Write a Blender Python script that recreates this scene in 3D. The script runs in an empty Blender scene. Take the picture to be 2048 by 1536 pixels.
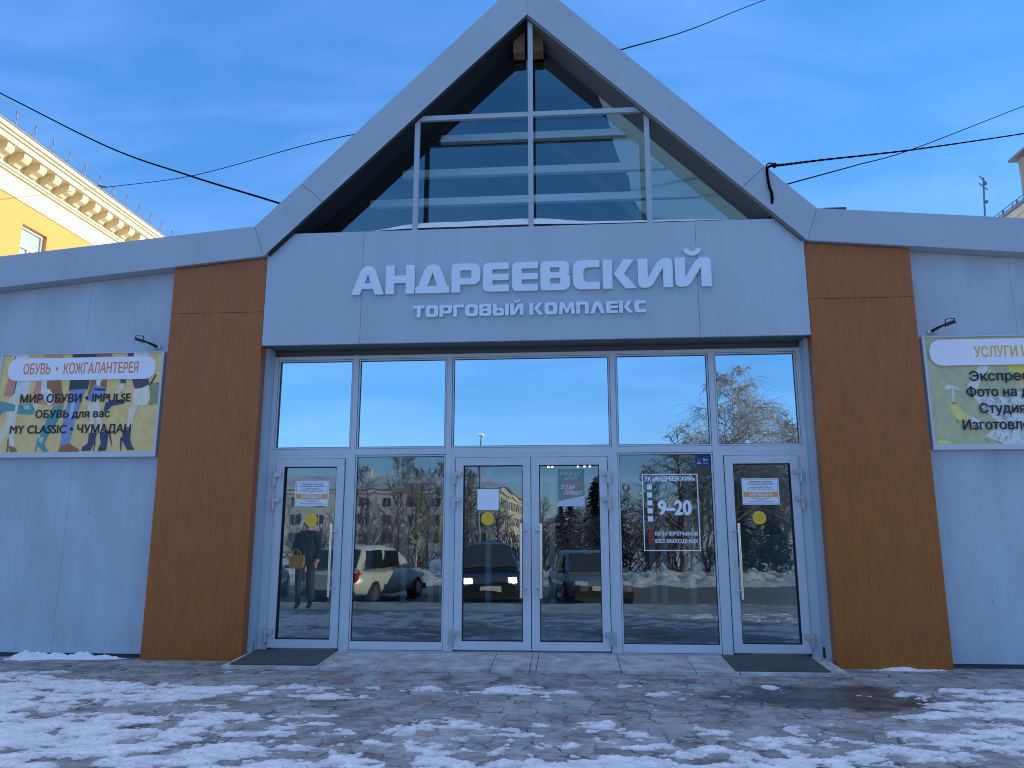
import bpy, math, random
import numpy as np
from mathutils import Matrix, Vector
R = math.radians
S = bpy.context.scene
COL = S.collection
random.seed(7)

# ------------------------------------------------------------------ camera
CAM_LOC = (0.5164, -9.0505, 1.3004)
PITCH, YAW = 0.1971, 0.0794
cam = bpy.data.cameras.new('camera'); co = bpy.data.objects.new('camera', cam); COL.objects.link(co)
cam.sensor_width = 36; cam.lens = 1542.156 / 2048 * 36; cam.clip_end = 3000; cam.clip_start = 0.05
cy, sy, cp, sp = math.cos(YAW), math.sin(YAW), math.cos(PITCH), math.sin(PITCH)
Fv = Vector((-sy * cp, cy * cp, sp)); Rv = Vector((cy, sy, 0)); Uv = Rv.cross(Fv)
M = Matrix((Rv, Uv, -Fv)).transposed().to_4x4(); M.translation = CAM_LOC
co.matrix_world = M
S.camera = co

# ------------------------------------------------------------------ sky, sun, exposure
SUN_EL, SUN_AZ = R(15), R(70)          # azimuth clockwise from +Y
EXPOSURE = 1.10
SUN_STRENGTH, SKY_STRENGTH = 2.9, 0.15
w = bpy.data.worlds.new('World'); S.world = w; w.use_nodes = True
nt = w.node_tree; nt.nodes.clear()
def N(t, kind, **kw):
    n = t.nodes.new(kind)
    for k, v in kw.items(): setattr(n, k, v)
    return n
out = N(nt, 'ShaderNodeOutputWorld'); bg = N(nt, 'ShaderNodeBackground'); sky = N(nt, 'ShaderNodeTexSky')
sky.sky_type = 'NISHITA'; sky.sun_disc = False; sky.sun_elevation = SUN_EL; sky.sun_rotation = SUN_AZ
sky.air_density = 1.0; sky.dust_density = 0.05; sky.ozone_density = 4.5; sky.altitude = 200
hs = N(nt, 'ShaderNodeHueSaturation'); hs.inputs['Saturation'].default_value = 1.5
gmn = N(nt, 'ShaderNodeGamma'); gmn.inputs[1].default_value = 0.60
nt.links.new(sky.outputs[0], gmn.inputs[0]); nt.links.new(gmn.outputs[0], hs.inputs['Color'])
tc = N(nt, 'ShaderNodeTexCoord'); sep = N(nt, 'ShaderNodeSeparateXYZ')
nt.links.new(tc.outputs['Generated'], sep.inputs[0])
ad = N(nt, 'ShaderNodeMath', operation='ADD'); ad.inputs[1].default_value = 0.25
nt.links.new(sep.outputs[2], ad.inputs[0])
cmb = N(nt, 'ShaderNodeCombineXYZ')
for i in (0, 1):
    dv = N(nt, 'ShaderNodeMath', operation='DIVIDE'); nt.links.new(sep.outputs[i], dv.inputs[0]); nt.links.new(ad.outputs[0], dv.inputs[1])
    nt.links.new(dv.outputs[0], cmb.inputs[i])
mp = N(nt, 'ShaderNodeMapping'); mp.inputs['Scale'].default_value = (0.9, 2.2, 1); mp.inputs['Rotation'].default_value = (0, 0, 0.5)
nt.links.new(cmb.outputs[0], mp.inputs[0])
cn = N(nt, 'ShaderNodeTexNoise'); cn.inputs['Scale'].default_value = 2.1; cn.inputs['Detail'].default_value = 11; cn.inputs['Distortion'].default_value = 0.6
nt.links.new(mp.outputs[0], cn.inputs[0])
cr = N(nt, 'ShaderNodeMapRange'); cr.inputs[1].default_value = 0.40; cr.inputs[2].default_value = 0.85; cr.inputs[4].default_value = 0.22
nt.links.new(cn.outputs[0], cr.inputs[0])
mx = N(nt, 'ShaderNodeMixRGB'); nt.links.new(cr.outputs[0], mx.inputs[0]); veil = N(nt, 'ShaderNodeMixRGB'); veil.blend_type = 'ADD'; veil.inputs[0].default_value = 1; veil.inputs[2].default_value = (0.12, 0.29, 0.74, 1)   # even blue veil added to brighten the whole sky
nt.links.new(hs.outputs[0], veil.inputs[1]); nt.links.new(veil.outputs[0], mx.inputs[1]); mx.inputs[2].default_value = (2.2, 3.6, 6.2, 1)
# white cirrus added overhead, out of view, to whiten the light on the ground
cz = N(nt, 'ShaderNodeMapRange'); cz.inputs[1].default_value = 0.66; cz.inputs[2].default_value = 0.92; cz.inputs[4].default_value = 0.85; nt.links.new(sep.outputs[2], cz.inputs[0])
cm2 = N(nt, 'ShaderNodeMath', operation='MULTIPLY_ADD'); cm2.inputs[1].default_value = 0.8; cm2.inputs[2].default_value = 0.55; nt.links.new(cn.outputs[0], cm2.inputs[0])
cm3 = N(nt, 'ShaderNodeMath', operation='MULTIPLY'); cm3.use_clamp = True; nt.links.new(cz.outputs[0], cm3.inputs[0]); nt.links.new(cm2.outputs[0], cm3.inputs[1])
mx2 = N(nt, 'ShaderNodeMixRGB'); nt.links.new(cm3.outputs[0], mx2.inputs[0]); nt.links.new(mx.outputs[0], mx2.inputs[1]); mx2.inputs[2].default_value = (3.3, 4.0, 4.8, 1)
tint = N(nt, 'ShaderNodeMixRGB'); tint.blend_type = 'MULTIPLY'; tint.inputs[0].default_value = 1; tint.inputs[2].default_value = (1.0, 0.95, 1.07, 1); nt.links.new(mx2.outputs[0], tint.inputs[1])
nt.links.new(tint.outputs[0], bg.inputs[0]); bg.inputs[1].default_value = SKY_STRENGTH
nt.links.new(bg.outputs[0], out.inputs[0])
sl = bpy.data.lights.new('sun', 'SUN'); so = bpy.data.objects.new('sun', sl); COL.objects.link(so)
sl.energy = SUN_STRENGTH; sl.angle = R(0.53); sl.color = (1.0, 0.84, 0.62)
sd = Vector((math.sin(SUN_AZ) * math.cos(SUN_EL), math.cos(SUN_AZ) * math.cos(SUN_EL), math.sin(SUN_EL)))
so.rotation_euler = sd.to_track_quat('Z', 'Y').to_euler()
S.view_settings.view_transform = 'Standard'; S.view_settings.look = 'None'
S.cycles.filter_width = 1.0          # a crisper lens than the default
S.view_settings.exposure = EXPOSURE; S.view_settings.gamma = 1

# ------------------------------------------------------------------ helpers
ORG = {}
def tag(o, label=None, cat=None, group=None, kind=None):
    if label: o['label'] = label
    if cat: o['category'] = cat
    if group: o['group'] = group
    if kind: o['kind'] = kind
    return o
def empty(name, loc, label=None, cat=None, group=None, rz=0):
    o = bpy.data.objects.new(name, None); COL.objects.link(o); o.location = loc; o.rotation_euler.z = rz
    o.empty_display_size = 0.2
    ORG[o.name] = Vector(loc)
    return tag(o, label, cat, group)
def link(name, me, parent=None, at=None):
    """mesh in world coordinates -> object whose origin is `at` (or its parent's)"""
    o = bpy.data.objects.new(name, me); COL.objects.link(o)
    if parent is not None:
        o.parent = parent; org = ORG[parent.name]
        if org.length > 0: me.transform(Matrix.Translation(-org))
        ORG[o.name] = org
    else:
        a = Vector(at) if at is not None else Vector((0, 0, 0))
        me.transform(Matrix.Translation(-a)); o.location = a; ORG[o.name] = a
    return o
class MB:
    def __init__(s): s.v = []; s.f = []; s.m = []; s.smooth = set()
    def add(s, vs, fs, m=0, smooth=False):
        b = len(s.v); s.v += [tuple(v) for v in vs]
        for f in fs:
            if smooth: s.smooth.add(len(s.f))
            s.f.append([i + b for i in f]); s.m.append(m)
    def box(s, x0, x1, y0, y1, z0, z1, m=0, fm=None):
        v = [(x, y, z) for z in (z0, z1) for y in (y0, y1) for x in (x0, x1)]
        F = [(0, 2, 3, 1), (4, 5, 7, 6), (0, 1, 5, 4), (2, 6, 7, 3), (0, 4, 6, 2), (1, 3, 7, 5)]  # bottom top front(-y) back left right
        b = len(s.v); s.v += v
        for i, f in enumerate(F): s.f.append([j + b for j in f]); s.m.append(fm[i] if fm else m)
    def prism(s, poly, y0, y1, m=0, mf=None):
        """polygon in XZ (counter-clockwise seen from -Y) pushed from y0 (front) to y1"""
        n = len(poly); v = [(x, y0, z) for x, z in poly] + [(x, y1, z) for x, z in poly]
        s.add(v, [list(range(n))], m if mf is None else mf)
        s.add(v, [list(range(2 * n - 1, n - 1, -1))] + [[(i + 1) % n, i, n + i, n + (i + 1) % n] for i in range(n)], m)
    def flat(s, poly, z0, z1, m=0):
        """polygon in XY (ccw from above) between z0 and z1"""
        n = len(poly); v = [(x, y, z1) for x, y in poly] + [(x, y, z0) for x, y in poly]
        s.add(v, [list(range(n)), list(range(2 * n - 1, n - 1, -1))] + [[(i + 1) % n, i, n + i, n + (i + 1) % n] for i in range(n)], m)
    def tube(s, pts, r, n=8, m=0, cap=True, smooth=True):
        pts = [Vector(p) for p in pts]; rs = r if isinstance(r, (list, tuple)) else [r] * len(pts)
        vs = []; fs = []; up = None
        for i, p in enumerate(pts):
            d = (pts[min(i + 1, len(pts) - 1)] - pts[max(i - 1, 0)]).normalized()
            if up is None: up = Vector((0, 0, 1)) if abs(d.z) < 0.9 else Vector((1, 0, 0))
            a = d.cross(up).normalized(); b = a.cross(d).normalized(); up = b
            for k in range(n):
                t = 2 * math.pi * k / n; vs.append(p + (a * math.cos(t) + b * math.sin(t)) * rs[i])
        for i in range(len(pts) - 1):
            for k in range(n):
                k2 = (k + 1) % n; fs.append([i * n + k, i * n + k2, (i + 1) * n + k2, (i + 1) * n + k])
        s.add(vs, fs, m, smooth)
        if cap: s.add(vs, [list(range(n - 1, -1, -1)), [(len(pts) - 1) * n + k for k in range(n)]], m)
    def disc(s, c, r, y0, y1, n=32, m=0):
        s.prism([(c[0] + r * math.cos(2 * math.pi * k / n), c[1] + r * math.sin(2 * math.pi * k / n)) for k in range(n)], y0, y1, m)
    def mesh(s, name, mats):
        me = bpy.data.meshes.new(name); me.from_pydata(s.v, [], s.f)
        for m in (mats if isinstance(mats, (list, tuple)) else [mats]): me.materials.append(m)
        me.polygons.foreach_set('material_index', s.m)
        if s.smooth:
            me.polygons.foreach_set('use_smooth', [i in s.smooth for i in range(len(s.f))])
        me.update(); return me
    def build(s, name, mats, parent=None, at=None): return link(name, s.mesh(name, mats), parent, at)
def copy_tree(o, parent=None):
    c = o.copy(); COL.objects.link(c); c.parent = parent
    for ch in list(o.children): copy_tree(ch, c)
    return c
def round_poly(pts, n=5):
    """pts: (x, z[, radius]) -> rounded outline"""
    res = []; L = len(pts)
    for i, p in enumerate(pts):
        r = p[2] if len(p) > 2 else 0
        P = Vector(p[:2])
        if r <= 0: res.append(tuple(P)); continue
        A = Vector(pts[i - 1][:2]); B = Vector(pts[(i + 1) % L][:2])
        da = (A - P); db = (B - P); r1 = min(r, da.length * 0.49, db.length * 0.49)
        a = P + da.normalized() * r1; b = P + db.normalized() * r1
        for k in range(n + 1):
            t = k / n; res.append(tuple(a * (1 - t) ** 2 + P * 2 * t * (1 - t) + b * t * t))
    return res
def curve_mesh(loops, depth, name):
    """closed 2-D loops (holes allowed) -> mesh in the XZ plane, `depth` thick, front at y = 0"""
    cu = bpy.data.curves.new(name, 'CURVE'); cu.dimensions = '2D'; cu.fill_mode = 'BOTH'; cu.extrude = depth / 2
    for l in loops:
        sp_ = cu.splines.new('POLY'); sp_.points.add(len(l) - 1); sp_.use_cyclic_u = True
        for i, q in enumerate(l): sp_.points[i].co = (q[0], q[1], 0, 1)
    return _to_mesh(cu, name, depth)
def _to_mesh(cu, name, depth):
    ob = bpy.data.objects.new(name + '_tmp', cu); COL.objects.link(ob)
    bpy.context.view_layer.update()
    me = bpy.data.meshes.new_from_object(ob.evaluated_get(bpy.context.evaluated_depsgraph_get()))
    bpy.data.objects.remove(ob); bpy.data.curves.remove(cu)
    me.transform(Matrix.Translation((0, depth / 2, 0)) @ Matrix.Rotation(math.pi / 2, 4, 'X'))
    me.name = name; return me
def text_mesh(body, x, z, h, y, depth=0.0012, width=None, align='CENTER', bold=0.0, shear=0.0, name='lettering', mat=None):
    """built-in font text, cap height h, baseline z, fitted to `width`, front face at y"""
    cu = bpy.data.curves.new(name, 'FONT'); cu.body = body; cu.size = 1; cu.shear = shear
    cu.resolution_u = 3
    ob = bpy.data.objects.new(name + '_tmp', cu); COL.objects.link(ob); bpy.context.view_layer.update()
    ev = ob.evaluated_get(bpy.context.evaluated_depsgraph_get()); cv = ev.to_curve(bpy.context.evaluated_depsgraph_get())
    loops = []
    for q in cv.splines:          # outline of every contour, Bezier arms sampled
        L = []; B = q.bezier_points; nb = len(B)
        for k in range(nb):
            a, b_ = B[k], B[(k + 1) % nb]; p0, p1, p2, p3 = a.co, a.handle_right, b_.handle_left, b_.co
            straight = (p1 - p0).cross(p3 - p0).length + (p2 - p0).cross(p3 - p0).length < 1e-4
            for m_ in range(1 if straight else 5):
                t = m_ / 5; L.append(tuple((p0 * (1 - t) ** 3 + 3 * p1 * t * (1 - t) ** 2 + 3 * p2 * t * t * (1 - t) + p3 * t ** 3)[:2]))
        if len(L) > 2: loops.append(L)
    ev.to_curve_clear(); bpy.data.objects.remove(ob); bpy.data.curves.remove(cu)
    area = lambda L: sum(L[k][0] * L[(k + 1) % len(L)][1] - L[(k + 1) % len(L)][0] * L[k][1] for k in range(len(L))) / 2
    def split(L):                 # a contour that crosses itself becomes simple loops
        n_ = len(L)
        for a in range(n_):
            p, p2 = L[a], L[(a + 1) % n_]
            for c in range(a + 2, n_):
                if a == 0 and c == n_ - 1: continue
                q, q2 = L[c], L[(c + 1) % n_]
                dx, dy, ex, ey = p2[0] - p[0], p2[1] - p[1], q2[0] - q[0], q2[1] - q[1]; D_ = dx * ey - dy * ex
                if abs(D_) < 1e-9: continue
                u = ((q[0] - p[0]) * ey - (q[1] - p[1]) * ex) / D_; v = ((q[0] - p[0]) * dy - (q[1] - p[1]) * dx) / D_
                if 1e-4 < u < 1 - 1e-4 and 1e-4 < v < 1 - 1e-4:
                    X_ = (p[0] + dx * u, p[1] + dy * u)
                    return split(L[:a + 1] + [X_] + L[c + 1:]) + split([X_] + L[a + 1:c + 1])
        return [L]
    loops = [l_ for L in loops for l_ in split(L) if len(l_) > 2 and abs(area(l_)) > 2e-5]
    def inside(p, L):
        c_ = False
        for k in range(len(L)):
            (xa_, ya_), (xb_, yb_) = L[k], L[(k + 1) % len(L)]
            if (ya_ > p[1]) != (yb_ > p[1]) and p[0] < (xb_ - xa_) * (p[1] - ya_) / (yb_ - ya_) + xa_: c_ = not c_
        return c_
    def within(h_, L): return sum(inside(p, L) for p in h_) > 0.5 * len(h_)
    AR = [area(L) for L in loops]
    hol = [any(AR[i] * AR[k] < 0 and abs(AR[k]) > abs(AR[i]) and within(loops[i], loops[k]) for k in range(len(loops)) if k != i) for i in range(len(loops))]
    outer = [L for L, h_ in zip(loops, hol) if not h_]; holes = [L for L, h_ in zip(loops, hol) if h_]
    pieces = []                   # overlapping strokes of one letter become separate fills, a hair apart
    for k, L in enumerate(outer):
        me_ = curve_mesh([L] + [h_ for h_ in holes if within(h_, L) and abs(area(h_)) < abs(area(L))], depth, name); me_.transform(Matrix.Translation((0, depth * 0.015 * (k % 3), 0))); pieces.append(me_)
    me = join(pieces, name)
    if bold:          # heavier strokes: slightly shifted copies behind one another
        v0 = [tuple(v.co) for v in me.vertices]; f0 = [list(p.vertices) for p in me.polygons]; mb = MB()
        for i, (dx, dz) in enumerate(((0, 0), (bold, 0), (-bold, 0), (0, bold * .8), (0, -bold * .8))): mb.add([(a + dx, b_ + i * depth * 0.04, c_ + dz) for a, b_, c_ in v0], f0)
        bpy.data.meshes.remove(me); me = mb.mesh(name, [])
    n = len(me.vertices); c = np.empty(n * 3); me.vertices.foreach_get('co', c); c = c.reshape(-1, 3)
    xs0, xs1 = c[:, 0].min(), c[:, 0].max()
    sc = h / 0.715
    sx = (width / (xs1 - xs0)) if width else sc
    c[:, 0] = (c[:, 0] - xs0) * sx; wd = (xs1 - xs0) * sx
    c[:, 0] += x - (wd / 2 if align == 'CENTER' else 0)
    c[:, 2] = c[:, 2] * sc + z; c[:, 1] += y
    me.vertices.foreach_set('co', c.ravel()); me.materials.clear()
    if mat: me.materials.append(mat)
    me.update(); return me
def join(meshes, name):
    """several meshes (one material each or none) -> one mesh keeping materials"""
    mb = MB(); mats = []
    for me in meshes:
        base = []
        for m in me.materials:
            if m not in mats: mats.append(m)
            base.append(mats.index(m))
        b = len(mb.v); mb.v += [tuple(v.co) for v in me.vertices]
        for p in me.polygons: mb.f.append([i + b for i in p.vertices]); mb.m.append(base[p.material_index] if base else 0)
        bpy.data.meshes.remove(me)
    return mb.mesh(name, mats)

# ------------------------------------------------------------------ materials
def mat(name, col, rough=0.5, metal=0.0, spec=0.5, var=0.0, vscale=4.0, bump=0.0, bscale=30.0, stretch=(1, 1, 1), emit=0, col2=None, coat=0.0):
    m = bpy.data.materials.new(name); m.use_nodes = True; t = m.node_tree; b = t.nodes['Principled BSDF']
    b.inputs['Base Color'].default_value = (*col, 1); b.inputs['Roughness'].default_value = rough; b.inputs['Metallic'].default_value = metal
    b.inputs['Specular IOR Level'].default_value = spec; b.inputs['Coat Weight'].default_value = coat
    if emit: b.inputs['Emission Color'].default_value = (*col, 1); b.inputs['Emission Strength'].default_value = emit
    if var or bump or col2:
        tc = N(t, 'ShaderNodeTexCoord'); mp = N(t, 'ShaderNodeMapping'); mp.inputs['Scale'].default_value = stretch
        t.links.new(tc.outputs['Object'], mp.inputs[0])
    if var or col2:
        n = N(t, 'ShaderNodeTexNoise'); n.inputs['Scale'].default_value = vscale; n.inputs['Detail'].default_value = 6; n.inputs['Roughness'].default_value = 0.62
        t.links.new(mp.outputs[0], n.inputs[0])
        rp = N(t, 'ShaderNodeMapRange'); rp.inputs[1].default_value = 0.3; rp.inputs[2].default_value = 0.7
        t.links.new(n.outputs[0], rp.inputs[0])
        mx = N(t, 'ShaderNodeMixRGB')
        c2 = col2 if col2 else tuple(c * (1 - var) for c in col)
        mx.inputs[1].default_value = (*c2, 1); mx.inputs[2].default_value = (*[min(1, c * (1 + (var if not col2 else 0) * 0.6)) for c in col], 1)
        t.links.new(rp.outputs[0], mx.inputs[0]); t.links.new(mx.outputs[0], b.inputs['Base Color'])
    if bump:
        n2 = N(t, 'ShaderNodeTexNoise'); n2.inputs['Scale'].default_value = bscale; n2.inputs['Detail'].default_value = 5
        t.links.new(mp.outputs[0], n2.inputs[0])
        bp = N(t, 'ShaderNodeBump'); bp.inputs['Strength'].default_value = 1; bp.inputs['Distance'].default_value = bump
        t.links.new(n2.outputs[0], bp.inputs['Height']); t.links.new(bp.outputs[0], b.inputs['Normal'])
    return m
def add_streaks(m, amount=0.16, scale=(9, 9, 0.35)):
    """faint dirt runs down a panel"""
    t = m.node_tree; b = t.nodes['Principled BSDF']; src = b.inputs['Base Color'].links[0].from_socket
    tc = N(t, 'ShaderNodeTexCoord'); mp = N(t, 'ShaderNodeMapping'); mp.inputs['Scale'].default_value = scale; t.links.new(tc.outputs['Object'], mp.inputs[0])
    n = N(t, 'ShaderNodeTexNoise'); n.inputs['Scale'].default_value = 1; n.inputs['Detail'].default_value = 5; n.inputs['Roughness'].default_value = 0.7; t.links.new(mp.outputs[0], n.inputs[0])
    rp = N(t, 'ShaderNodeMapRange'); rp.inputs[1].default_value = 0.5; rp.inputs[2].default_value = 0.75; rp.inputs[3].default_value = 1; rp.inputs[4].default_value = 1 - amount; t.links.new(n.outputs[0], rp.inputs[0])
    mx = N(t, 'ShaderNodeMixRGB'); mx.blend_type = 'MULTIPLY'; mx.inputs[0].default_value = 1; t.links.new(src, mx.inputs[1]); t.links.new(rp.outputs[0], mx.inputs[2]); t.links.new(mx.outputs[0], b.inputs['Base Color'])
def glass_mat(name, refl, tint, wave=0.0016, scale=1.3, rough=0.0):
    m = bpy.data.materials.new(name); m.use_nodes = True; t = m.node_tree; t.nodes.clear()
    o = N(t, 'ShaderNodeOutputMaterial'); mix = N(t, 'ShaderNodeMixShader'); tr = N(t, 'ShaderNodeBsdfTransparent'); gl = N(t, 'ShaderNodeBsdfGlossy')
    tr.inputs[0].default_value = (*tint, 1); gl.inputs['Roughness'].default_value = rough; gl.inputs[0].default_value = (0.74, 0.94, 1, 1)
    tc = N(t, 'ShaderNodeTexCoord')
    n = N(t, 'ShaderNodeTexNoise'); n.inputs['Scale'].default_value = scale; n.inputs['Detail'].default_value = 2.5
    t.links.new(tc.outputs['Object'], n.inputs[0])
    bp = N(t, 'ShaderNodeBump'); bp.inputs['Strength'].default_value = 1; bp.inputs['Distance'].default_value = wave
    t.links.new(n.outputs[0], bp.inputs['Height']); t.links.new(bp.outputs[0], gl.inputs['Normal'])
    lw = N(t, 'ShaderNodeFresnel'); lw.inputs[0].default_value = 1.5
    mr = N(t, 'ShaderNodeMapRange'); mr.inputs[1].default_value = 0.04; mr.inputs[2].default_value = 1; mr.inputs[3].default_value = refl; mr.inputs[4].default_value = 1
    t.links.new(lw.outputs[0], mr.inputs[0])
    ge = N(t, 'ShaderNodeNewGeometry'); bf = N(t, 'ShaderNodeMath', operation='SUBTRACT'); bf.inputs[0].default_value = 1; t.links.new(ge.outputs['Backfacing'], bf.inputs[1])
    ml_ = N(t, 'ShaderNodeMath', operation='MULTIPLY'); t.links.new(mr.outputs[0], ml_.inputs[0]); t.links.new(bf.outputs[0], ml_.inputs[1]); t.links.new(ml_.outputs[0], mix.inputs[0])
    t.links.new(tr.outputs[0], mix.inputs[1]); t.links.new(gl.outputs[0], mix.inputs[2]); t.links.new(mix.outputs[0], o.inputs[0])
    return m
def clear_mat(name):
    m = bpy.data.materials.new(name); m.use_nodes = True; t = m.node_tree; t.nodes.clear()
    o = N(t, 'ShaderNodeOutputMaterial'); tr = N(t, 'ShaderNodeBsdfTransparent'); tr.inputs[0].default_value = (0.93, 0.97, 0.96, 1); t.links.new(tr.outputs[0], o.inputs[0]); return m
def wood_mat(name):
    m = bpy.data.materials.new(name); m.use_nodes = True; t = m.node_tree; b = t.nodes['Principled BSDF']
    tc = N(t, 'ShaderNodeTexCoord'); mp = N(t, 'ShaderNodeMapping'); mp.inputs['Scale'].default_value = (70, 70, 4.0)
    t.links.new(tc.outputs['Object'], mp.inputs[0])
    n = N(t, 'ShaderNodeTexNoise'); n.inputs['Scale'].default_value = 1; n.inputs['Detail'].default_value = 6; n.inputs['Roughness'].default_value = 0.7; n.inputs['Distortion'].default_value = 0.5
    t.links.new(mp.outputs[0], n.inputs[0])
    mp2 = N(t, 'ShaderNodeMapping'); mp2.inputs['Scale'].default_value = (7, 7, 1.6); t.links.new(tc.outputs['Object'], mp2.inputs[0])
    n2 = N(t, 'ShaderNodeTexNoise'); n2.inputs['Scale'].default_value = 1; n2.inputs['Detail'].default_value = 3; t.links.new(mp2.outputs[0], n2.inputs[0])
    ad = N(t, 'ShaderNodeMixRGB'); ad.inputs[0].default_value = 0.22; t.links.new(n.outputs[0], ad.inputs[1]); t.links.new(n2.outputs[0], ad.inputs[2])
    cr = N(t, 'ShaderNodeValToRGB'); cr.color_ramp.elements[0].position = 0.3; cr.color_ramp.elements[0].color = (0.27, 0.072, 0.007, 1)
    cr.color_ramp.elements[1].position = 0.7; cr.color_ramp.elements[1].color = (0.50, 0.147, 0.018, 1)
    t.links.new(ad.outputs[0], cr.inputs[0]); t.links.new(cr.outputs[0], b.inputs['Base Color'])
    b.inputs['Roughness'].default_value = 0.36; b.inputs['Specular IOR Level'].default_value = 0.5
    return m
PANEL = mat('grey_composite_panel', (0.445, 0.525, 0.585), 0.42, 0.0, 0.5, var=0.10, vscale=1.1, stretch=(1, 1, 0.35), bump=0.0006, bscale=0.9)
PANELB = mat('grey_band_panel', (0.415, 0.485, 0.54), 0.42, 0.0, 0.5, var=0.08, vscale=0.9, bump=0.0006, bscale=0.8)
WALLM = mat('grey_wall_panel', (0.47, 0.54, 0.60), 0.5, 0.0, 0.4, var=0.14, vscale=2.2, stretch=(1, 1, 0.5), bump=0.0008, bscale=3)
add_streaks(PANEL, 0.05, (4, 4, .25)); add_streaks(PANELB, 0.05, (4, 4, .3)); add_streaks(WALLM, 0.09, (4.5, 4.5, .3))
SEAM = mat('dark_seam', (0.03, 0.03, 0.035), 0.8)
ALU = mat('white_aluminium_frame', (0.60, 0.635, 0.67), 0.35, 0.0, 0.5, var=0.05, vscale=6)
GASKET = mat('black_gasket', (0.012, 0.012, 0.014), 0.6)
STEEL = mat('brushed_steel', (0.72, 0.72, 0.72), 0.22, 1.0)
WOOD = wood_mat('wood_laminate')
LETTER = mat('white_acrylic', (0.77, 0.83, 0.93), 0.35)
G_UP = glass_mat('mirror_glass', 0.84, (0.42, 0.5, 0.52), 0.0012, 1.1)
G_LO = glass_mat('shop_glass', 0.26, (0.72, 0.80, 0.83), 0.0013, 1.6)
G_PED = glass_mat('gable_glass', 0.21, (0.86, 0.93, 0.94), 0.0016, 1.1)
CLEAR = clear_mat('glass_edge')
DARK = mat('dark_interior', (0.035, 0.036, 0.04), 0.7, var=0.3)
SNOW = mat('snow', (0.82, 0.82, 0.84), 0.65, var=0.10, vscale=14, bump=0.006, bscale=70)
BLACK = mat('black_rubber', (0.014, 0.014, 0.016), 0.55)
PRINTW = mat('printed_white', (0.92, 0.90, 0.94), 0.45)
INK = mat('black_ink', (0.012, 0.012, 0.016), 0.5)

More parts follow.
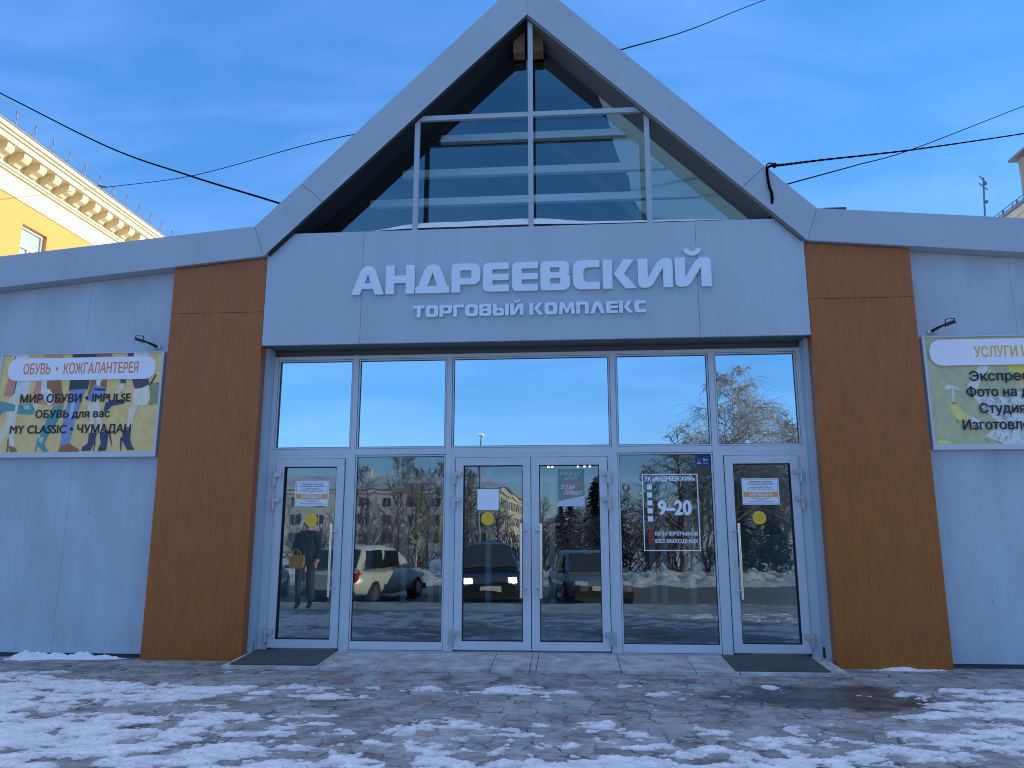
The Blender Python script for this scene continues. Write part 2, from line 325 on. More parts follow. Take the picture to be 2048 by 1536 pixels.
# ------------------------------------------------------------------ the shopping centre
GY = 0.368                                    # plane of the glazing
Z0 = -0.09                                    # pavement in front
b = empty('shopping_centre', (0, 0, Z0), 'grey panelled shopping centre with a glazed gable, white framed entrance and wood clad pillars', 'building')
def wing_up(x): return 5.21 - 0.089 * (abs(x) - 3.5)
def wing_lo(x): return 4.805 - 0.0925 * (abs(x) - 3.36)
def rake_up(x): return 8.66 - 0.9857 * abs(x)
def rake_lo(x): return 8.06 - 0.9685 * abs(x)
BF, BB = -0.062, 0.37
WEND = 15.0
for s in (-1, 1):
    def pz(pts):
        p = [(s * x, z) for x, z in pts]
        return p if s > 0 else p[::-1]
    e = 0.002
    wb = MB(); wb.prism(pz([(3.362, wing_lo(3.36)), (WEND, wing_lo(WEND)), (WEND, wing_up(WEND)), (3.503, wing_up(3.5))]), BF, BB); wb.build('roof_edge', PANELB, b)
    cb = MB(); cb.prism(pz([(2.63, rake_lo(2.63) ), (3.358, 4.805), (3.497, 5.21), (2.925, rake_up(2.925))]), BF, BB); cb.build('roof_edge', PANELB, b)
    ab = MB(); ab.prism(pz([(e, rake_lo(0)), (2.626, rake_lo(2.626)), (2.921, rake_up(2.921)), (e, rake_up(0))]), BF, BB); ab.build('roof_edge', PANELB, b)
    # lining under the slope, near-black on the left and beige on the right
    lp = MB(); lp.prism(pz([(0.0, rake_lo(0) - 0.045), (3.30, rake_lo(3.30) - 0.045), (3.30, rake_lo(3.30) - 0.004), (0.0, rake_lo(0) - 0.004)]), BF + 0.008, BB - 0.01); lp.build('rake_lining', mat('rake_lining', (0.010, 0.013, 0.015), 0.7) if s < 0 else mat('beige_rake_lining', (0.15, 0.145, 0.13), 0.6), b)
    # wood-clad pillar in three boards
    pl = MB()
    x0, x1 = 3.335, 4.545
    for (za, zb) in ((Z0 - 0.06, 4.086), (4.091, 0)):
        if zb == 0:
            poly = [(x0, za), (x1, za), (x1, wing_lo(x1) - 0.012), (3.40, wing_lo(3.40) - 0.012), (x0, wing_lo(3.36) - 0.012)]
        else: poly = [(x0, za), (x1, za), (x1, zb), (x0, zb)]
        pl.prism(pz(poly), 0.0, 0.150)
    pl.prism(pz([(x0 + 0.01, Z0), (x1 - 0.01, Z0), (x1 - 0.01, 4.6), (x0 + 0.01, 4.6)]), 0.151, 0.30, 1)
    pl.build('pillar', [WOOD, SEAM], b)
    # reveal beside the glazing
    rv = MB(); xa, xb = 3.29, 3.345
    rv.prism(pz([(xa, Z0), (xb, Z0), (xb, 3.65), (xa, 3.65)]), 0.153, 0.46); rv.prism(pz([(3.345, Z0), (3.36, Z0), (3.36, 3.65), (3.345, 3.65)]), 0.1515, 0.3, 0)
    rv.build('door_reveal', PANEL, b)
    # wing wall: composite panels with thin joints
    ww = MB()
    xs = [4.55, 5.72, 6.95, 8.2, 9.45, 10.7, 11.95, 13.2, WEND - 0.1]
    for i in range(len(xs) - 1):
        a, c = xs[i] + 0.0015, xs[i + 1] - 0.0015
        ww.prism(pz([(a, -0.04), (c, -0.04), (c, wing_lo(c) - 0.002), (a, wing_lo(a) - 0.002)]), 0.12, 0.17)
    ww.prism(pz([(4.5, Z0 - 0.1), (WEND - 0.1, Z0 - 0.1), (WEND - 0.1, wing_lo(WEND)), (4.5, wing_lo(4.5))]), 0.172, 0.36, 1)
    rr_ = random.Random(8 + s)
    for (za, xq) in ((1.62, 4.72), (0.62, 4.72), (0.08, 4.72)):
        for k in range(9):
            xx = s * (xq + k * 0.36 + rr_.uniform(-.02, .02)); zz = za + rr_.uniform(-.012, .012); ww.disc((xx, zz), rr_.choice((0.004, 0.006, 0.007)), 0.1175, 0.121, 8, 1)
    ww.build('wing_wall', [WALLM, mat('fixing_grey', (0.10, 0.11, 0.13), 0.7)], b)
    # end wall and flat wing roof behind
    ew = MB()
    ew.prism(pz([(WEND - 0.1, Z0 - 0.1), (WEND, Z0 - 0.1), (WEND, wing_lo(WEND)), (WEND - 0.1, wing_lo(WEND))]), 0.36, 9.0); ew.build('side_wall', WALLM, b)
    rf = MB(); rf.prism(pz([(3.4, 4.98), (WEND, wing_up(WEND) - 0.2), (WEND, wing_up(WEND) - 0.02), (3.5, 5.19)]), BB + 0.001, 9.0); rf.build('wing_roof', SEAM, b)
# small flashing lying on the right wing roof edge
fl = MB(); fl.box(3.58, 3.85, -0.04, 0.25, 5.19, 5.222); fl.build('roof_flashing', mat('dark_flashing', (0.05, 0.05, 0.06), 0.5), b)
# sign fascia, three panels
fa = MB(); ZB, ZT = 3.652, 5.118
fa.prism([(-3.33, ZB), (-2.092, ZB), (-2.092, ZT), (-3.03, ZT), (-3.33, 4.83)], 0, 0.04)
fa.prism([(-2.088, ZB), (2.048, ZB), (2.048, ZT), (-2.088, ZT)], 0, 0.04)
fa.prism([(2.052, ZB), (3.33, ZB), (3.33, 4.83), (3.03, ZT), (2.052, ZT)], 0, 0.04)
fa.prism([(-3.32, ZB + 0.006), (3.32, ZB + 0.006), (3.32, 4.82), (3.03, ZT - 0.006), (-3.03, ZT - 0.006), (-3.32, 4.82)], 0.042, 0.09, 1)
fa.build('sign_fascia', [PANEL, SEAM], b)
sf = MB()
for xa, xb in ((-3.33, -2.092), (-2.088, -0.42), (-0.416, 1.1), (1.104, 2.048), (2.052, 3.33)): sf.box(xa, xb, 0.042, 0.46, ZB, ZB + 0.005)
sf.build('entrance_soffit', mat('dark_grey_soffit', (0.10, 0.115, 0.13), 0.5), b)
ld = MB(); ld.box(-3.02, 3.02, 0.092, 0.44, ZT - 0.05, ZT - 0.001); ld.build('ledge', PANEL, b)

# gable glazing
fr = MB(); fw = 0.032; ya, yb = 0.0, 0.05          # slim frame at the front edge
FX = (-1.437, 0.035, 1.507); FZ = 6.662
for x in FX: fr.box(x - fw, x + fw, ya, yb, ZT, rake_lo(x) + 0.03)
for a, c in ((FX[0] + fw, FX[1] - fw), (FX[1] + fw, FX[2] - fw)): fr.box(a, c, ya + 0.004, yb, FZ - fw, FZ + fw)
for s in (-1, 1):
    p = [(0, 8.32), (s * 3.45, 8.32 - 0.9685 * 3.45), (s * 3.45, 8.42 - 0.9685 * 3.45), (0, 8.42)]
    fr.prism(p if s > 0 else p[::-1], GY + 0.02, GY + 0.12)
fr.box(-3.25, 3.25, GY - 0.03, GY + 0.05, ZT, ZT + 0.07)
fr.build('gable_frame', mat('grey_gable_frame', (0.40, 0.46, 0.51), 0.4), b)
def pane_poly(name, poly, gm, parent, y=GY):
    p = MB(); n = len(poly)
    p.prism(poly, y, y + 0.02, 1, 0); return p.build(name, [gm, CLEAR], parent)
def rg(x): return 8.34 - 0.9685 * abs(x)
for s in (-1, 1):
    def pz(pts):
        q = [(s * x, z) for x, z in pts]; return q if s > 0 else q[::-1]
    xm = 1.475 if s < 0 else 1.535; x0_ = 0.025 * s; FZ = 6.79
    pane_poly('gable_pane', pz([(xm + 0.002, 5.19), (3.2, 5.19), (3.2, rg(3.2)), (xm + 0.002, rg(xm))]), G_PED, b)
    pane_poly('gable_pane', pz([(x0_ + 0.002, 5.19), (xm - 0.002, 5.19), (xm - 0.002, FZ - 0.002), (x0_ + 0.002, FZ - 0.002)]), G_PED, b)
    pane_poly('gable_pane', pz([(x0_ + 0.002, FZ + 0.002), (xm - 0.002, FZ + 0.002), (xm - 0.002, rg(xm)), (x0_ + 0.002, rg(x0_))]), G_PED, b)
# attic behind the gable glass: rafters, purlins, ridge beam, clear roof panels on the sunny slope
POLY = bpy.data.materials.new('translucent_roof_panel'); POLY.use_nodes = True
t = POLY.node_tree; t.nodes.clear(); o_ = N(t, 'ShaderNodeOutputMaterial'); tl = N(t, 'ShaderNodeBsdfTranslucent'); df = N(t, 'ShaderNodeBsdfDiffuse'); mi = N(t, 'ShaderNodeMixShader')
tl.inputs[0].default_value = (0.27, 0.36, 0.42, 1); df.inputs[0].default_value = (0.45, 0.5, 0.52, 1); mi.inputs[0].default_value = 0.25
t.links.new(tl.outputs[0], mi.inputs[1]); t.links.new(df.outputs[0], mi.inputs[2]); t.links.new(mi.outputs[0], o_.inputs[0])
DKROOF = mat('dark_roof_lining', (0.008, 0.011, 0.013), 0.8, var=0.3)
rl = MB(); rl.prism([(0, 8.44), (-3.6, 8.44 - 0.9685 * 3.6), (-3.6, 8.54 - 0.9685 * 3.6), (0, 8.54)][::-1], 0.38, 9.0); rl.build('gable_roof', DKROOF, b)
def slope_z(x): return 8.44 - 0.9685 * x
rr = MB()     # dark strip near the ridge with a ragged lower edge, then clear panels below
ys = np.linspace(0.38, 9.0, 28)
rgd = random.Random(3)
edge = [0.75 + 0.10 * i + rgd.uniform(-0.05, 0.05) for i in range(28)]
edge = [min(e_, 2.9) for e_ in edge]
for i in range(27):
    y0_, y1_ = ys[i], ys[i + 1]; e0, e1 = edge[i], edge[i + 1]
    vs = [(0, y0_, slope_z(0)), (e0, y0_, slope_z(e0)), (e1, y1_, slope_z(e1)), (0, y1_, slope_z(0))]
    rr.add(vs + [(x, y, z + 0.05) for x, y, z in vs], [[0, 1, 2, 3], [7, 6, 5, 4], [0, 4, 5, 1], [1, 5, 6, 2], [2, 6, 7, 3], [3, 7, 4, 0]], 0)
    vs = [(e0, y0_, slope_z(e0)), (3.6, y0_, slope_z(3.6)), (3.6, y1_, slope_z(3.6)), (e1, y1_, slope_z(e1))]
    rr.add(vs + [(x, y, z + 0.02) for x, y, z in vs], [[0, 1, 2, 3], [7, 6, 5, 4], [1, 5, 6, 2]], 1)
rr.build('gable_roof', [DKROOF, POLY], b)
BEAM = mat('pale_painted_beam', (0.88, 0.88, 0.86), 0.6)
for k, (y, z) in enumerate(((1.3, 7.03), (1.3, 6.49), (1.3, 6.04))):
    bm = MB(); hw = (8.40 - z) / 0.9685 - 0.05; bm.box(-hw, hw, y, y + 0.09, z, z + 0.11); bm.build('tie_beam', BEAM, b)
for s in (-1, 1):
    for y in (0.62, 3.4, 6.5):
        rb = MB(); p = [(s * 0.03, 8.20), (s * 3.45, 8.20 - 0.9685 * 3.45), (s * 3.45, 8.42 - 0.9685 * 3.45), (s * 0.03, 8.42)]
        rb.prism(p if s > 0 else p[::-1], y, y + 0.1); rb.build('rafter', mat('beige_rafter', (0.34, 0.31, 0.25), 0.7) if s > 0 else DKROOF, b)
rd = MB()
for s in (-1, 1): rd.box(min(s * 0.05, s * 0.20), max(s * 0.05, s * 0.20), 0.16, 0.33, 7.66, 7.98)
rd.build('ridge_block', mat('raw_timber', (0.24, 0.15, 0.07), 0.7, var=0.3, vscale=8), b)
bk = MB(); bk.prism([(-3.5, 5.0), (3.5, 5.0), (0.02, 8.42), (-0.02, 8.42)], 8.9, 9.0); bk.build('rear_gable', DKROOF, b)
fl2 = MB(); fl2.box(-3.3, 3.3, 0.45, 8.9, 4.92, 4.97); fl2.build('attic_floor', mat('attic_floor', (0.34, 0.38, 0.40), 0.8), b)

# entrance glazing -------------------------------------------------
A1, A2, A3 = 1.0148, 2.2145, 3.2864
ZTOP, ZTR, ZSL = 3.58, 2.35, 0.03
FF, FBk = GY - 0.035, GY + 0.05             # frame front/back
gf = MB(); mw = 0.032
for x in (-A2, -A1, A1, A2): gf.box(x - mw, x + mw, FF, FBk, ZSL - 0.05, ZTOP + 0.002)
gf.box(-A3 - 0.002, -A3 + 0.055, FF - 0.004, FBk, ZSL - 0.05, ZTOP); gf.box(A3 - 0.055, A3 + 0.002, FF - 0.004, FBk, ZSL - 0.05, ZTOP)
xs = [-A3 + 0.055, -A2 - mw, -A2 + mw, -A1 - mw, -A1 + mw, A1 - mw, A1 + mw, A2 - mw, A2 + mw, A3 - 0.055]
for i in range(0, 10, 2):
    gf.box(xs[i], xs[i + 1], FF + 0.003, FBk, ZTOP - 0.045, ZTOP)
    gf.box(xs[i], xs[i + 1], FF + 0.003, FBk, ZTR - 0.037, ZTR + 0.037)
gf.build('glazing_frame', ALU, b)
sl_ = MB(); sl_.box(-3.29, 3.29, FF + 0.03, FBk, ZTOP + 0.003, ZB - 0.001); sl_.build('head_trim', mat('dark_grey_trim', (0.10, 0.115, 0.13), 0.5), b)
ts = MB(); ts.box(-A3, A3, FF - 0.03, FBk + 0.1, Z0, ZSL - 0.052); ts.box(-A2 + 0.03, A2 - 0.03, FF - 0.045, FF - 0.001, ZSL - 0.05, ZSL - 0.028); ts.build('threshold', mat('threshold_metal', (0.42, 0.42, 0.43), 0.4, 0.3), b)
# upper fixed windows
def window(x0, x1, z0, z1, gm, bead=0.018, low=0.0):
    f = MB(); gk = 0.005
    for q in ((x0, x0 + gk, z0, z1), (x1 - gk, x1, z0, z1), (x0 + gk, x1 - gk, z1 - gk, z1), (x0 + gk, x1 - gk, z0, z0 + gk)): f.box(q[0], q[1], FF + 0.026, FF + 0.034, q[2], q[3], 1)
    x0 += gk; x1 -= gk; z0 += gk; z1 -= gk
    f.box(x0, x0 + bead, FF + 0.012, FBk, z0 + low, z1); f.box(x1 - bead, x1, FF + 0.012, FBk, z0 + low, z1)
    f.box(x0 + bead, x1 - bead, FF + 0.013, FBk, z1 - bead, z1)
    f.box(x0, x1, FF + 0.011, FBk, z0, z0 + low + bead) if low else f.box(x0 + bead, x1 - bead, FF + 0.013, FBk, z0, z0 + bead)
    g = 0.006; zl = z0 + low + bead
    f.box(x0 + bead, x1 - bead, FF + 0.022, FBk - 0.002, z1 - bead - g, z1 - bead, 1); f.box(x0 + bead, x1 - bead, FF + 0.022, FBk - 0.002, zl, zl + g, 1)
    f.box(x0 + bead, x0 + bead + g, FF + 0.022, FBk - 0.002, zl + g, z1 - bead - g, 1); f.box(x1 - bead - g, x1 - bead, FF + 0.022, FBk - 0.002, zl + g, z1 - bead - g, 1)
    o = f.build('window', [ALU, GASKET], b)
    p = MB(); p.box(x0 + bead + g, x1 - bead - g, GY, GY + 0.02, zl + g, z1 - bead - g, 1, [1, 1, 0, 1, 1, 1]); p.build('pane', [gm, CLEAR], o)
for i in range(0, 10, 2): window(xs[i], xs[i + 1], ZTR + 0.037, ZTOP - 0.045, G_UP)
for i in (2, 6): window(xs[i], xs[i + 1], ZSL - 0.03, ZTR - 0.037, G_LO, low=0.075)
# doors: leaf, pane, handle, hinges, lock
def door(x0, x1, hinge, handle_in=True):
    st = 0.095; z0, z1 = ZSL - 0.01, ZTR - 0.085; y0 = FF - 0.018; FBk = GY + 0.038
    d = MB()
    d.box(x0, x0 + st, y0, FBk - 0.01, z0, z1); d.box(x1 - st, x1, y0, FBk - 0.01, z0, z1)
    d.box(x0 + st, x1 - st, y0 + 0.0015, FBk - 0.01, z1 - st, z1); d.box(x0 + st, x1 - st, y0 + 0.0015, FBk - 0.01, z0, z0 + st)
    g = 0.008
    xa, xb, za, zb = x0 + st, x1 - st, z0 + st, z1 - st
    for q in ((xa, xa + g, za, zb), (xb - g, xb, za, zb), (xa + g, xb - g, za, za + g), (xa + g, xb - g, zb - g, zb)): d.box(q[0], q[1], y0 + 0.012, FBk - 0.014, q[2], q[3], 1)
    o = d.build('door', [ALU, GASKET], b)
    p = MB(); p.box(xa + g, xb - g, GY, GY + 0.02, za + g, zb - g, 1, [1, 1, 0, 1, 1, 1]); p.build('pane', [G_LO, CLEAR], o)
    hx = (x1 - st * 0.5) if hinge == 'L' else (x0 + st * 0.5); off = -0.066 if hinge == 'L' else 0.066
    h = MB(); bx = hx + off; by = y0 - 0.065
    h.tube([(bx, by, 0.61), (bx, by, 1.47)], 0.017, 12)
    for z in (0.71, 1.38): h.tube([(bx, by, z), (bx - off * 0.2, by + 0.01, z), (hx, y0, z)], 0.009, 8)
    h.build('handle', STEEL, o)
    k = MB(); k.disc((hx + off * 0.1, 1.03), 0.014, y0 - 0.006, y0 + 0.001, 14); k.box(hx + off * 0.1 - 0.008, hx + off * 0.1 + 0.008, y0 - 0.005, y0 + 0.001, 0.985, 1.022); k.build('lock_cylinder', STEEL, o)
    xe = x0 if hinge == 'L' else x1; sg = 1 if hinge == 'L' else -1
    for z in (2.03, 1.72, 0.17):
        q = MB(); q.box(min(xe - sg * 0.045, xe + sg * 0.005), max(xe - sg * 0.045, xe + sg * 0.005), y0 - 0.030, y0 - 0.001, z - 0.085, z + 0.01)
        q.box(min(xe - sg * 0.02, xe + sg * 0.07), max(xe - sg * 0.02, xe + sg * 0.07), y0 - 0.036, y0 - 0.002, z + 0.012, z + 0.065)
        q.tube([(xe - sg * 0.02, y0 - 0.03, z - 0.10), (xe - sg * 0.02, y0 - 0.03, z + 0.075)], 0.011, 8)
        q.build('hinge', STEEL if False else mat('hinge_metal', (0.5, 0.5, 0.52), 0.3, 0.6), o)
    return o
def dframe(x0, x1):      # one fixed frame round each doorway
    dfm = MB()
    dfm.box(x0, x0 + 0.055, FF + 0.004, FBk, ZSL - 0.05, ZTR - 0.037); dfm.box(x1 - 0.055, x1, FF + 0.004, FBk, ZSL - 0.05, ZTR - 0.037)
    dfm.box(x0 + 0.055, x1 - 0.055, FF + 0.006, FBk, ZTR - 0.079, ZTR - 0.037)
    for q in ((x0 + 0.0551, x0 + 0.075, ZSL - 0.05, ZTR - 0.08), (x1 - 0.075, x1 - 0.0551, ZSL - 0.05, ZTR - 0.08), (x0 + 0.0751, x1 - 0.0751, ZTR - 0.10, ZTR - 0.0795)): dfm.box(q[0], q[1], FF + 0.028, FF + 0.034, q[2], q[3], 1)
    dfm.build('door_frame', [ALU, GASKET], b)
for i in (0, 4, 8): dframe(xs[i], xs[i + 1])
door(xs[0] + 0.064, xs[1] - 0.064, 'L'); door(xs[8] + 0.064, xs[9] - 0.064, 'R')
door(xs[4] + 0.064, -0.0045, 'L'); door(0.0045, xs[5] - 0.064, 'R')
mtg = MB(); mtg.box(-0.02, 0.02, FBk - 0.008, FBk, 0.03, ZTR - 0.09); mtg.build('meeting_seal', GASKET, b)
# vestibule
FLOORM = bpy.data.materials.new('vestibule_tile'); FLOORM.use_nodes = True
t = FLOORM.node_tree; bs = t.nodes['Principled BSDF']; tc = N(t, 'ShaderNodeTexCoord'); br = N(t, 'ShaderNodeTexBrick'); br.offset = 0
br.inputs['Scale'].default_value = 1.0; br.inputs['Brick Width'].default_value = 0.6; br.inputs['Row Height'].default_value = 0.6; br.inputs['Mortar Size'].default_value = 0.006
br.inputs[1].default_value = (0.60, 0.61, 0.60, 1); br.inputs[2].default_value = (0.54, 0.55, 0.55, 1); br.inputs[3].default_value = (0.12, 0.12, 0.12, 1)
t.links.new(tc.outputs['Object'], br.inputs[0]); t.links.new(br.outputs[0], bs.inputs['Base Color']); bs.inputs['Roughness'].default_value = 0.35
vf = MB(); vf.box(-3.29, 3.29, FBk + 0.10, 8.9, Z0, 0.0); vf.build('vestibule_floor', FLOORM, b)
IW = mat('vestibule_wall', (0.5, 0.5, 0.5), 0.7, var=0.2)
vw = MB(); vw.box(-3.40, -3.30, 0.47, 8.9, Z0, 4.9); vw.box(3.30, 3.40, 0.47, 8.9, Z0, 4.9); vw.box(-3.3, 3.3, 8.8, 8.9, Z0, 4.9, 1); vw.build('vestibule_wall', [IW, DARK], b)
vc = MB(); vc.box(-3.3, 3.3, 0.47, 8.8, 3.66, 3.70); vc.build('vestibule_ceiling', mat('ceiling_panel', (0.35, 0.35, 0.36), 0.8), b)
ip = MB()
for x in (-3.25, -2.1, -1.05, 1.05, 2.1, 3.25): ip.box(x - 0.05, x + 0.05, 5.20, 5.30, 0.002, 3.65)
for x in (-0.12, 0.12, -2.6, 2.6, 1.9, -1.9): ip.box(x - 0.05, x + 0.05, 5.205, 5.295, 0.002, 2.3)
for a, c in ((-3.2, -2.15), (-2.05, -1.1), (-1.0, 1.0), (1.1, 2.05), (2.15, 3.2)):
    ip.box(a, c, 5.21, 5.29, 2.3, 2.4)
    ip.box(a, c, 5.206, 5.294, 0.003, 0.17)
ip.build('inner_partition', ALU, b)
mtm = mat('vestibule_mat', (0.03, 0.032, 0.036), 0.9)
for cx_ in (-1.35, 1.45):
    q = MB(); q.flat([(cx_ - 1.0, 2.4), (cx_, 1.1), (cx_ + 1.0, 2.4), (cx_, 3.7)], 0.002, 0.014); tag(q.build('entrance_mat', mtm, None, (cx_, 2.4, 0.0)), 'dark diamond laid mat on the vestibule floor behind the %s glass' % ('left fixed' if cx_ < 0 else 'opening hours'), 'mat', 'mats on the vestibule floor')
LAMP = mat('lamp_lens', (1, 0.97, 0.9), 0.4, emit=3)
for x in (0.04, 0.11, 0.58, 0.70, 0.80, 1.12, 1.19):
    q = MB(); q.box(x, x + 0.035, 5.15, 5.20, 2.575, 2.60); tag(q.build('ceiling_lamp', LAMP, None, (x, 5.15, 2.64)), 'tiny lit lamp over the inner vestibule doors behind the double door', 'lamp', 'lit lamps in the vestibule')

# ------------------------------------------------------------------ sign letters
t_, s_ = 0.32, 0.23
def rect(x0, z0, x1, z1, r=0.05): return [(x0, z0, r), (x1, z0, r), (x1, z1, r), (x0, z1, r)]
def И_(): return [[(0, 1), (0, 0, 0.26), (0.40, 0, 0.2), (0.79, 0.66), (0.79, 0), (1.1, 0), (1.1, 1, 0.26), (0.70, 1, 0.2), (0.31, 0.34), (0.31, 1)]]
def breve(c):
    o = [(c + 0.27 * math.cos(a), 1.30 + 0.24 * math.sin(a)) for a in np.linspace(math.pi, 2 * math.pi, 12)]
    i = [(c + 0.12 * math.cos(a), 1.30 + 0.10 * math.sin(a)) for a in np.linspace(2 * math.pi, math.pi, 8)]
    return o + i
GL = {
 'А': [[(0, 0), (0.31, 0), (0.40, 0.2), (0.80, 0.2), (0.89, 0), (1.22, 0), (0.82, 1, 0.22), (0.40, 1, 0.22)], [(0.49, 0.40), (0.61, 0.71), (0.72, 0.40)]],
 'Н': [[(0, 0), (t_, 0), (t_, 0.38), (0.74, 0.38), (0.74, 0), (1.06, 0), (1.06, 1), (0.74, 1), (0.74, 0.64), (t_, 0.64), (t_, 1), (0, 1)]],
 'Д': [[(0, 0), (1.24, 0), (1.24, 0.23), (1.16, 0.23), (0.86, 1, 0.22), (0.40, 1, 0.22), (0.10, 0.23), (0, 0.23)], [(0.44, 0.25), (0.62, 0.70), (0.80, 0.25)]],
 'Р': [[(0, 0), (t_, 0), (t_, 0.27), (1.05, 0.27, 0.3), (1.05, 1, 0.3), (0, 1, 0.16)], rect(t_, 0.49, 0.72, 0.77, 0.06)],
 'Е': [[(0, 0, 0.2), (0.95, 0), (0.95, s_), (0.35, s_), (0.35, 0.39), (0.95, 0.39), (0.95, 0.61), (0.35, 0.61), (0.35, 0.77), (0.95, 0.77), (0.95, 1), (0, 1, 0.2)]],
 'В': [[(0, 0, 0.1), (1.03, 0, 0.28), (1.03, 0.5, 0.16), (0.93, 0.52), (1.0, 0.56, 0.1), (1.0, 1, 0.28), (0, 1, 0.16)], rect(0.34, 0.22, 0.69, 0.42), rect(0.34, 0.61, 0.67, 0.79)],
 'С': [[(0, 0, 0.3), (0.92, 0), (0.92, 0.25), (0.36, 0.25, 0.16), (0.36, 0.75, 0.16), (0.92, 0.75), (0.92, 1), (0, 1, 0.3)]],
 'К': [[(0, 0), (t_, 0), (t_, 1), (0, 1)], [(0.37, 0.5), (0.75, 0), (1.13, 0), (0.72, 0.5), (1.06, 1), (0.71, 1)]],
 'И': И_(), 'Й': И_() + [breve(0.55)],
 'Т': [[(0, 0.76), (0.31, 0.76), (0.31, 0), (0.64, 0), (0.64, 0.76), (0.95, 0.76), (0.95, 1), (0, 1)]],
 'О': [rect(0, 0, 1.06, 1, 0.3), rect(0.34, 0.25, 0.72, 0.75, 0.14)],
 'Г': [[(0, 0), (t_, 0), (t_, 0.76), (0.9, 0.76), (0.9, 1), (0, 1, 0.16)]],
 'Ы': [[(0, 0, 0.1), (0.94, 0, 0.25), (0.94, 0.63, 0.25), (t_, 0.63), (t_, 1), (0, 1)], rect(t_, 0.21, 0.63, 0.43), [(1.01, 0), (1.32, 0), (1.32, 1), (1.01, 1)]],
 'М': [[(0, 0), (0.31, 0), (0.36, 0.58), (0.57, 0.08), (0.76, 0.08), (0.97, 0.58), (1.02, 0), (1.33, 0), (1.22, 1, 0.1), (0.92, 1, 0.1), (0.665, 0.42), (0.41, 1, 0.1), (0.11, 1, 0.1)]],
 'П': [[(0, 0), (t_, 0), (t_, 0.76), (0.7, 0.76), (0.7, 0), (1.02, 0), (1.02, 1, 0.25), (0, 1, 0.1)]],
 'Л': [[(0, 0), (0.34, 0), (0.6, 0.68), (0.86, 0), (1.2, 0), (0.82, 1, 0.2), (0.38, 1, 0.2)]],
}
def gwidth(c): return max(p[0] for l in GL[c] for p in l)
def letter(c, x, z, wd, h, parent, y=-0.036, depth=0.030):
    k = wd / gwidth(c)
    loops = [[(x + q[0] * k, z + q[1] * h) for q in round_poly(l)] for l in GL[c]]
    me = curve_mesh(loops, depth, 'letter'); me.transform(Matrix.Translation((0, y, 0))); me.materials.clear(); me.materials.append(LETTER)
    return link('letter', me, parent)
pxs = [(700.4, 768.8), (771.5, 831.1), (833, 902.8), (906.9, 965.6), (971, 1023), (1030, 1081.8), (1086.9, 1145.9), (1152, 1205), (1211, 1277.6), (1280.6, 1348.8), (1353.3, 1423.8)]
sg = empty('shop_name_sign', (0, -0.02, 4.27), 'large raised white letters АНДРЕЕВСКИЙ across the grey fascia', 'sign')
for c, (a, d_) in zip('АНДРЕЕВСКИЙ', pxs):
    f_ = lambda q: -2.215 + (q - 700.4) * (4.425 / 723.4)
    letter(c, f_(a), 4.268, f_(d_) - f_(a), 0.372, sg)
sg2 = empty('subtitle_sign', (0, -0.02, 3.965), 'smaller raised white letters ТОРГОВЫЙ КОМПЛЕКС below the large name', 'sign')
word = 'ТОРГОВЫЙ КОМПЛЕКС'; gap = 0.10
tot = sum((gwidth(c) if c != ' ' else 0.3) for c in word) + gap * (len(word) - 1)
k = 2.84 / tot; x = -1.425
for c in word:
    if c != ' ': letter(c, x, 3.963, gwidth(c) * k, 0.150, sg2, -0.030, 0.024); x += (gwidth(c) + gap) * k
    else: x += (0.3 + gap) * k

# ------------------------------------------------------------------ billboards
def pm(name, c): return mat(name, c, 0.45, var=0.16 if name.startswith('print_') else 0, vscale=11)
ART = {'y': pm('print_yellow', (1.0, 0.64, 0.24)), 'sk': pm('print_skin', (0.95, 0.78, 0.56)), 'pk': pm('print_coral', (0.80, 0.32, 0.18)), 'wh': pm('print_offwhite', (0.86, 0.84, 0.78)),
       'te': pm('print_teal', (0.13, 0.36, 0.33)), 'bl': pm('print_denim', (0.28, 0.33, 0.56)), 'br': pm('print_brown', (0.42, 0.16, 0.06)), 'gn': pm('print_dark_green', (0.05, 0.07, 0.06)),
       'nv': pm('print_navy', (0.07, 0.065, 0.13)), 'pl': pm('print_plum', (0.12, 0.07, 0.12)), 'ol': pm('print_olive', (0.36, 0.35, 0.16)), 'cr': pm('print_cream', (0.95, 0.85, 0.60)), 'te2': pm('print_light_teal', (0.42, 0.68, 0.62)),
       'sg': pm('print_sage', (0.58, 0.56, 0.30)), 'lm': pm('print_lemon', (0.92, 0.74, 0.12)), 'ck': pm('print_check_green', (0.30, 0.42, 0.37)), 'ye': pm('print_glove_yellow', (0.98, 0.76, 0.20)), 'tn': pm('print_tan', (0.92, 0.66, 0.36)), 'gr': pm('print_grey_white', (0.84, 0.82, 0.74))}
ORANGE = pm('print_orange', (0.92, 0.24, 0.05)); GOLD = pm('print_gold', (0.92, 0.50, 0.06))
BY = 0.062
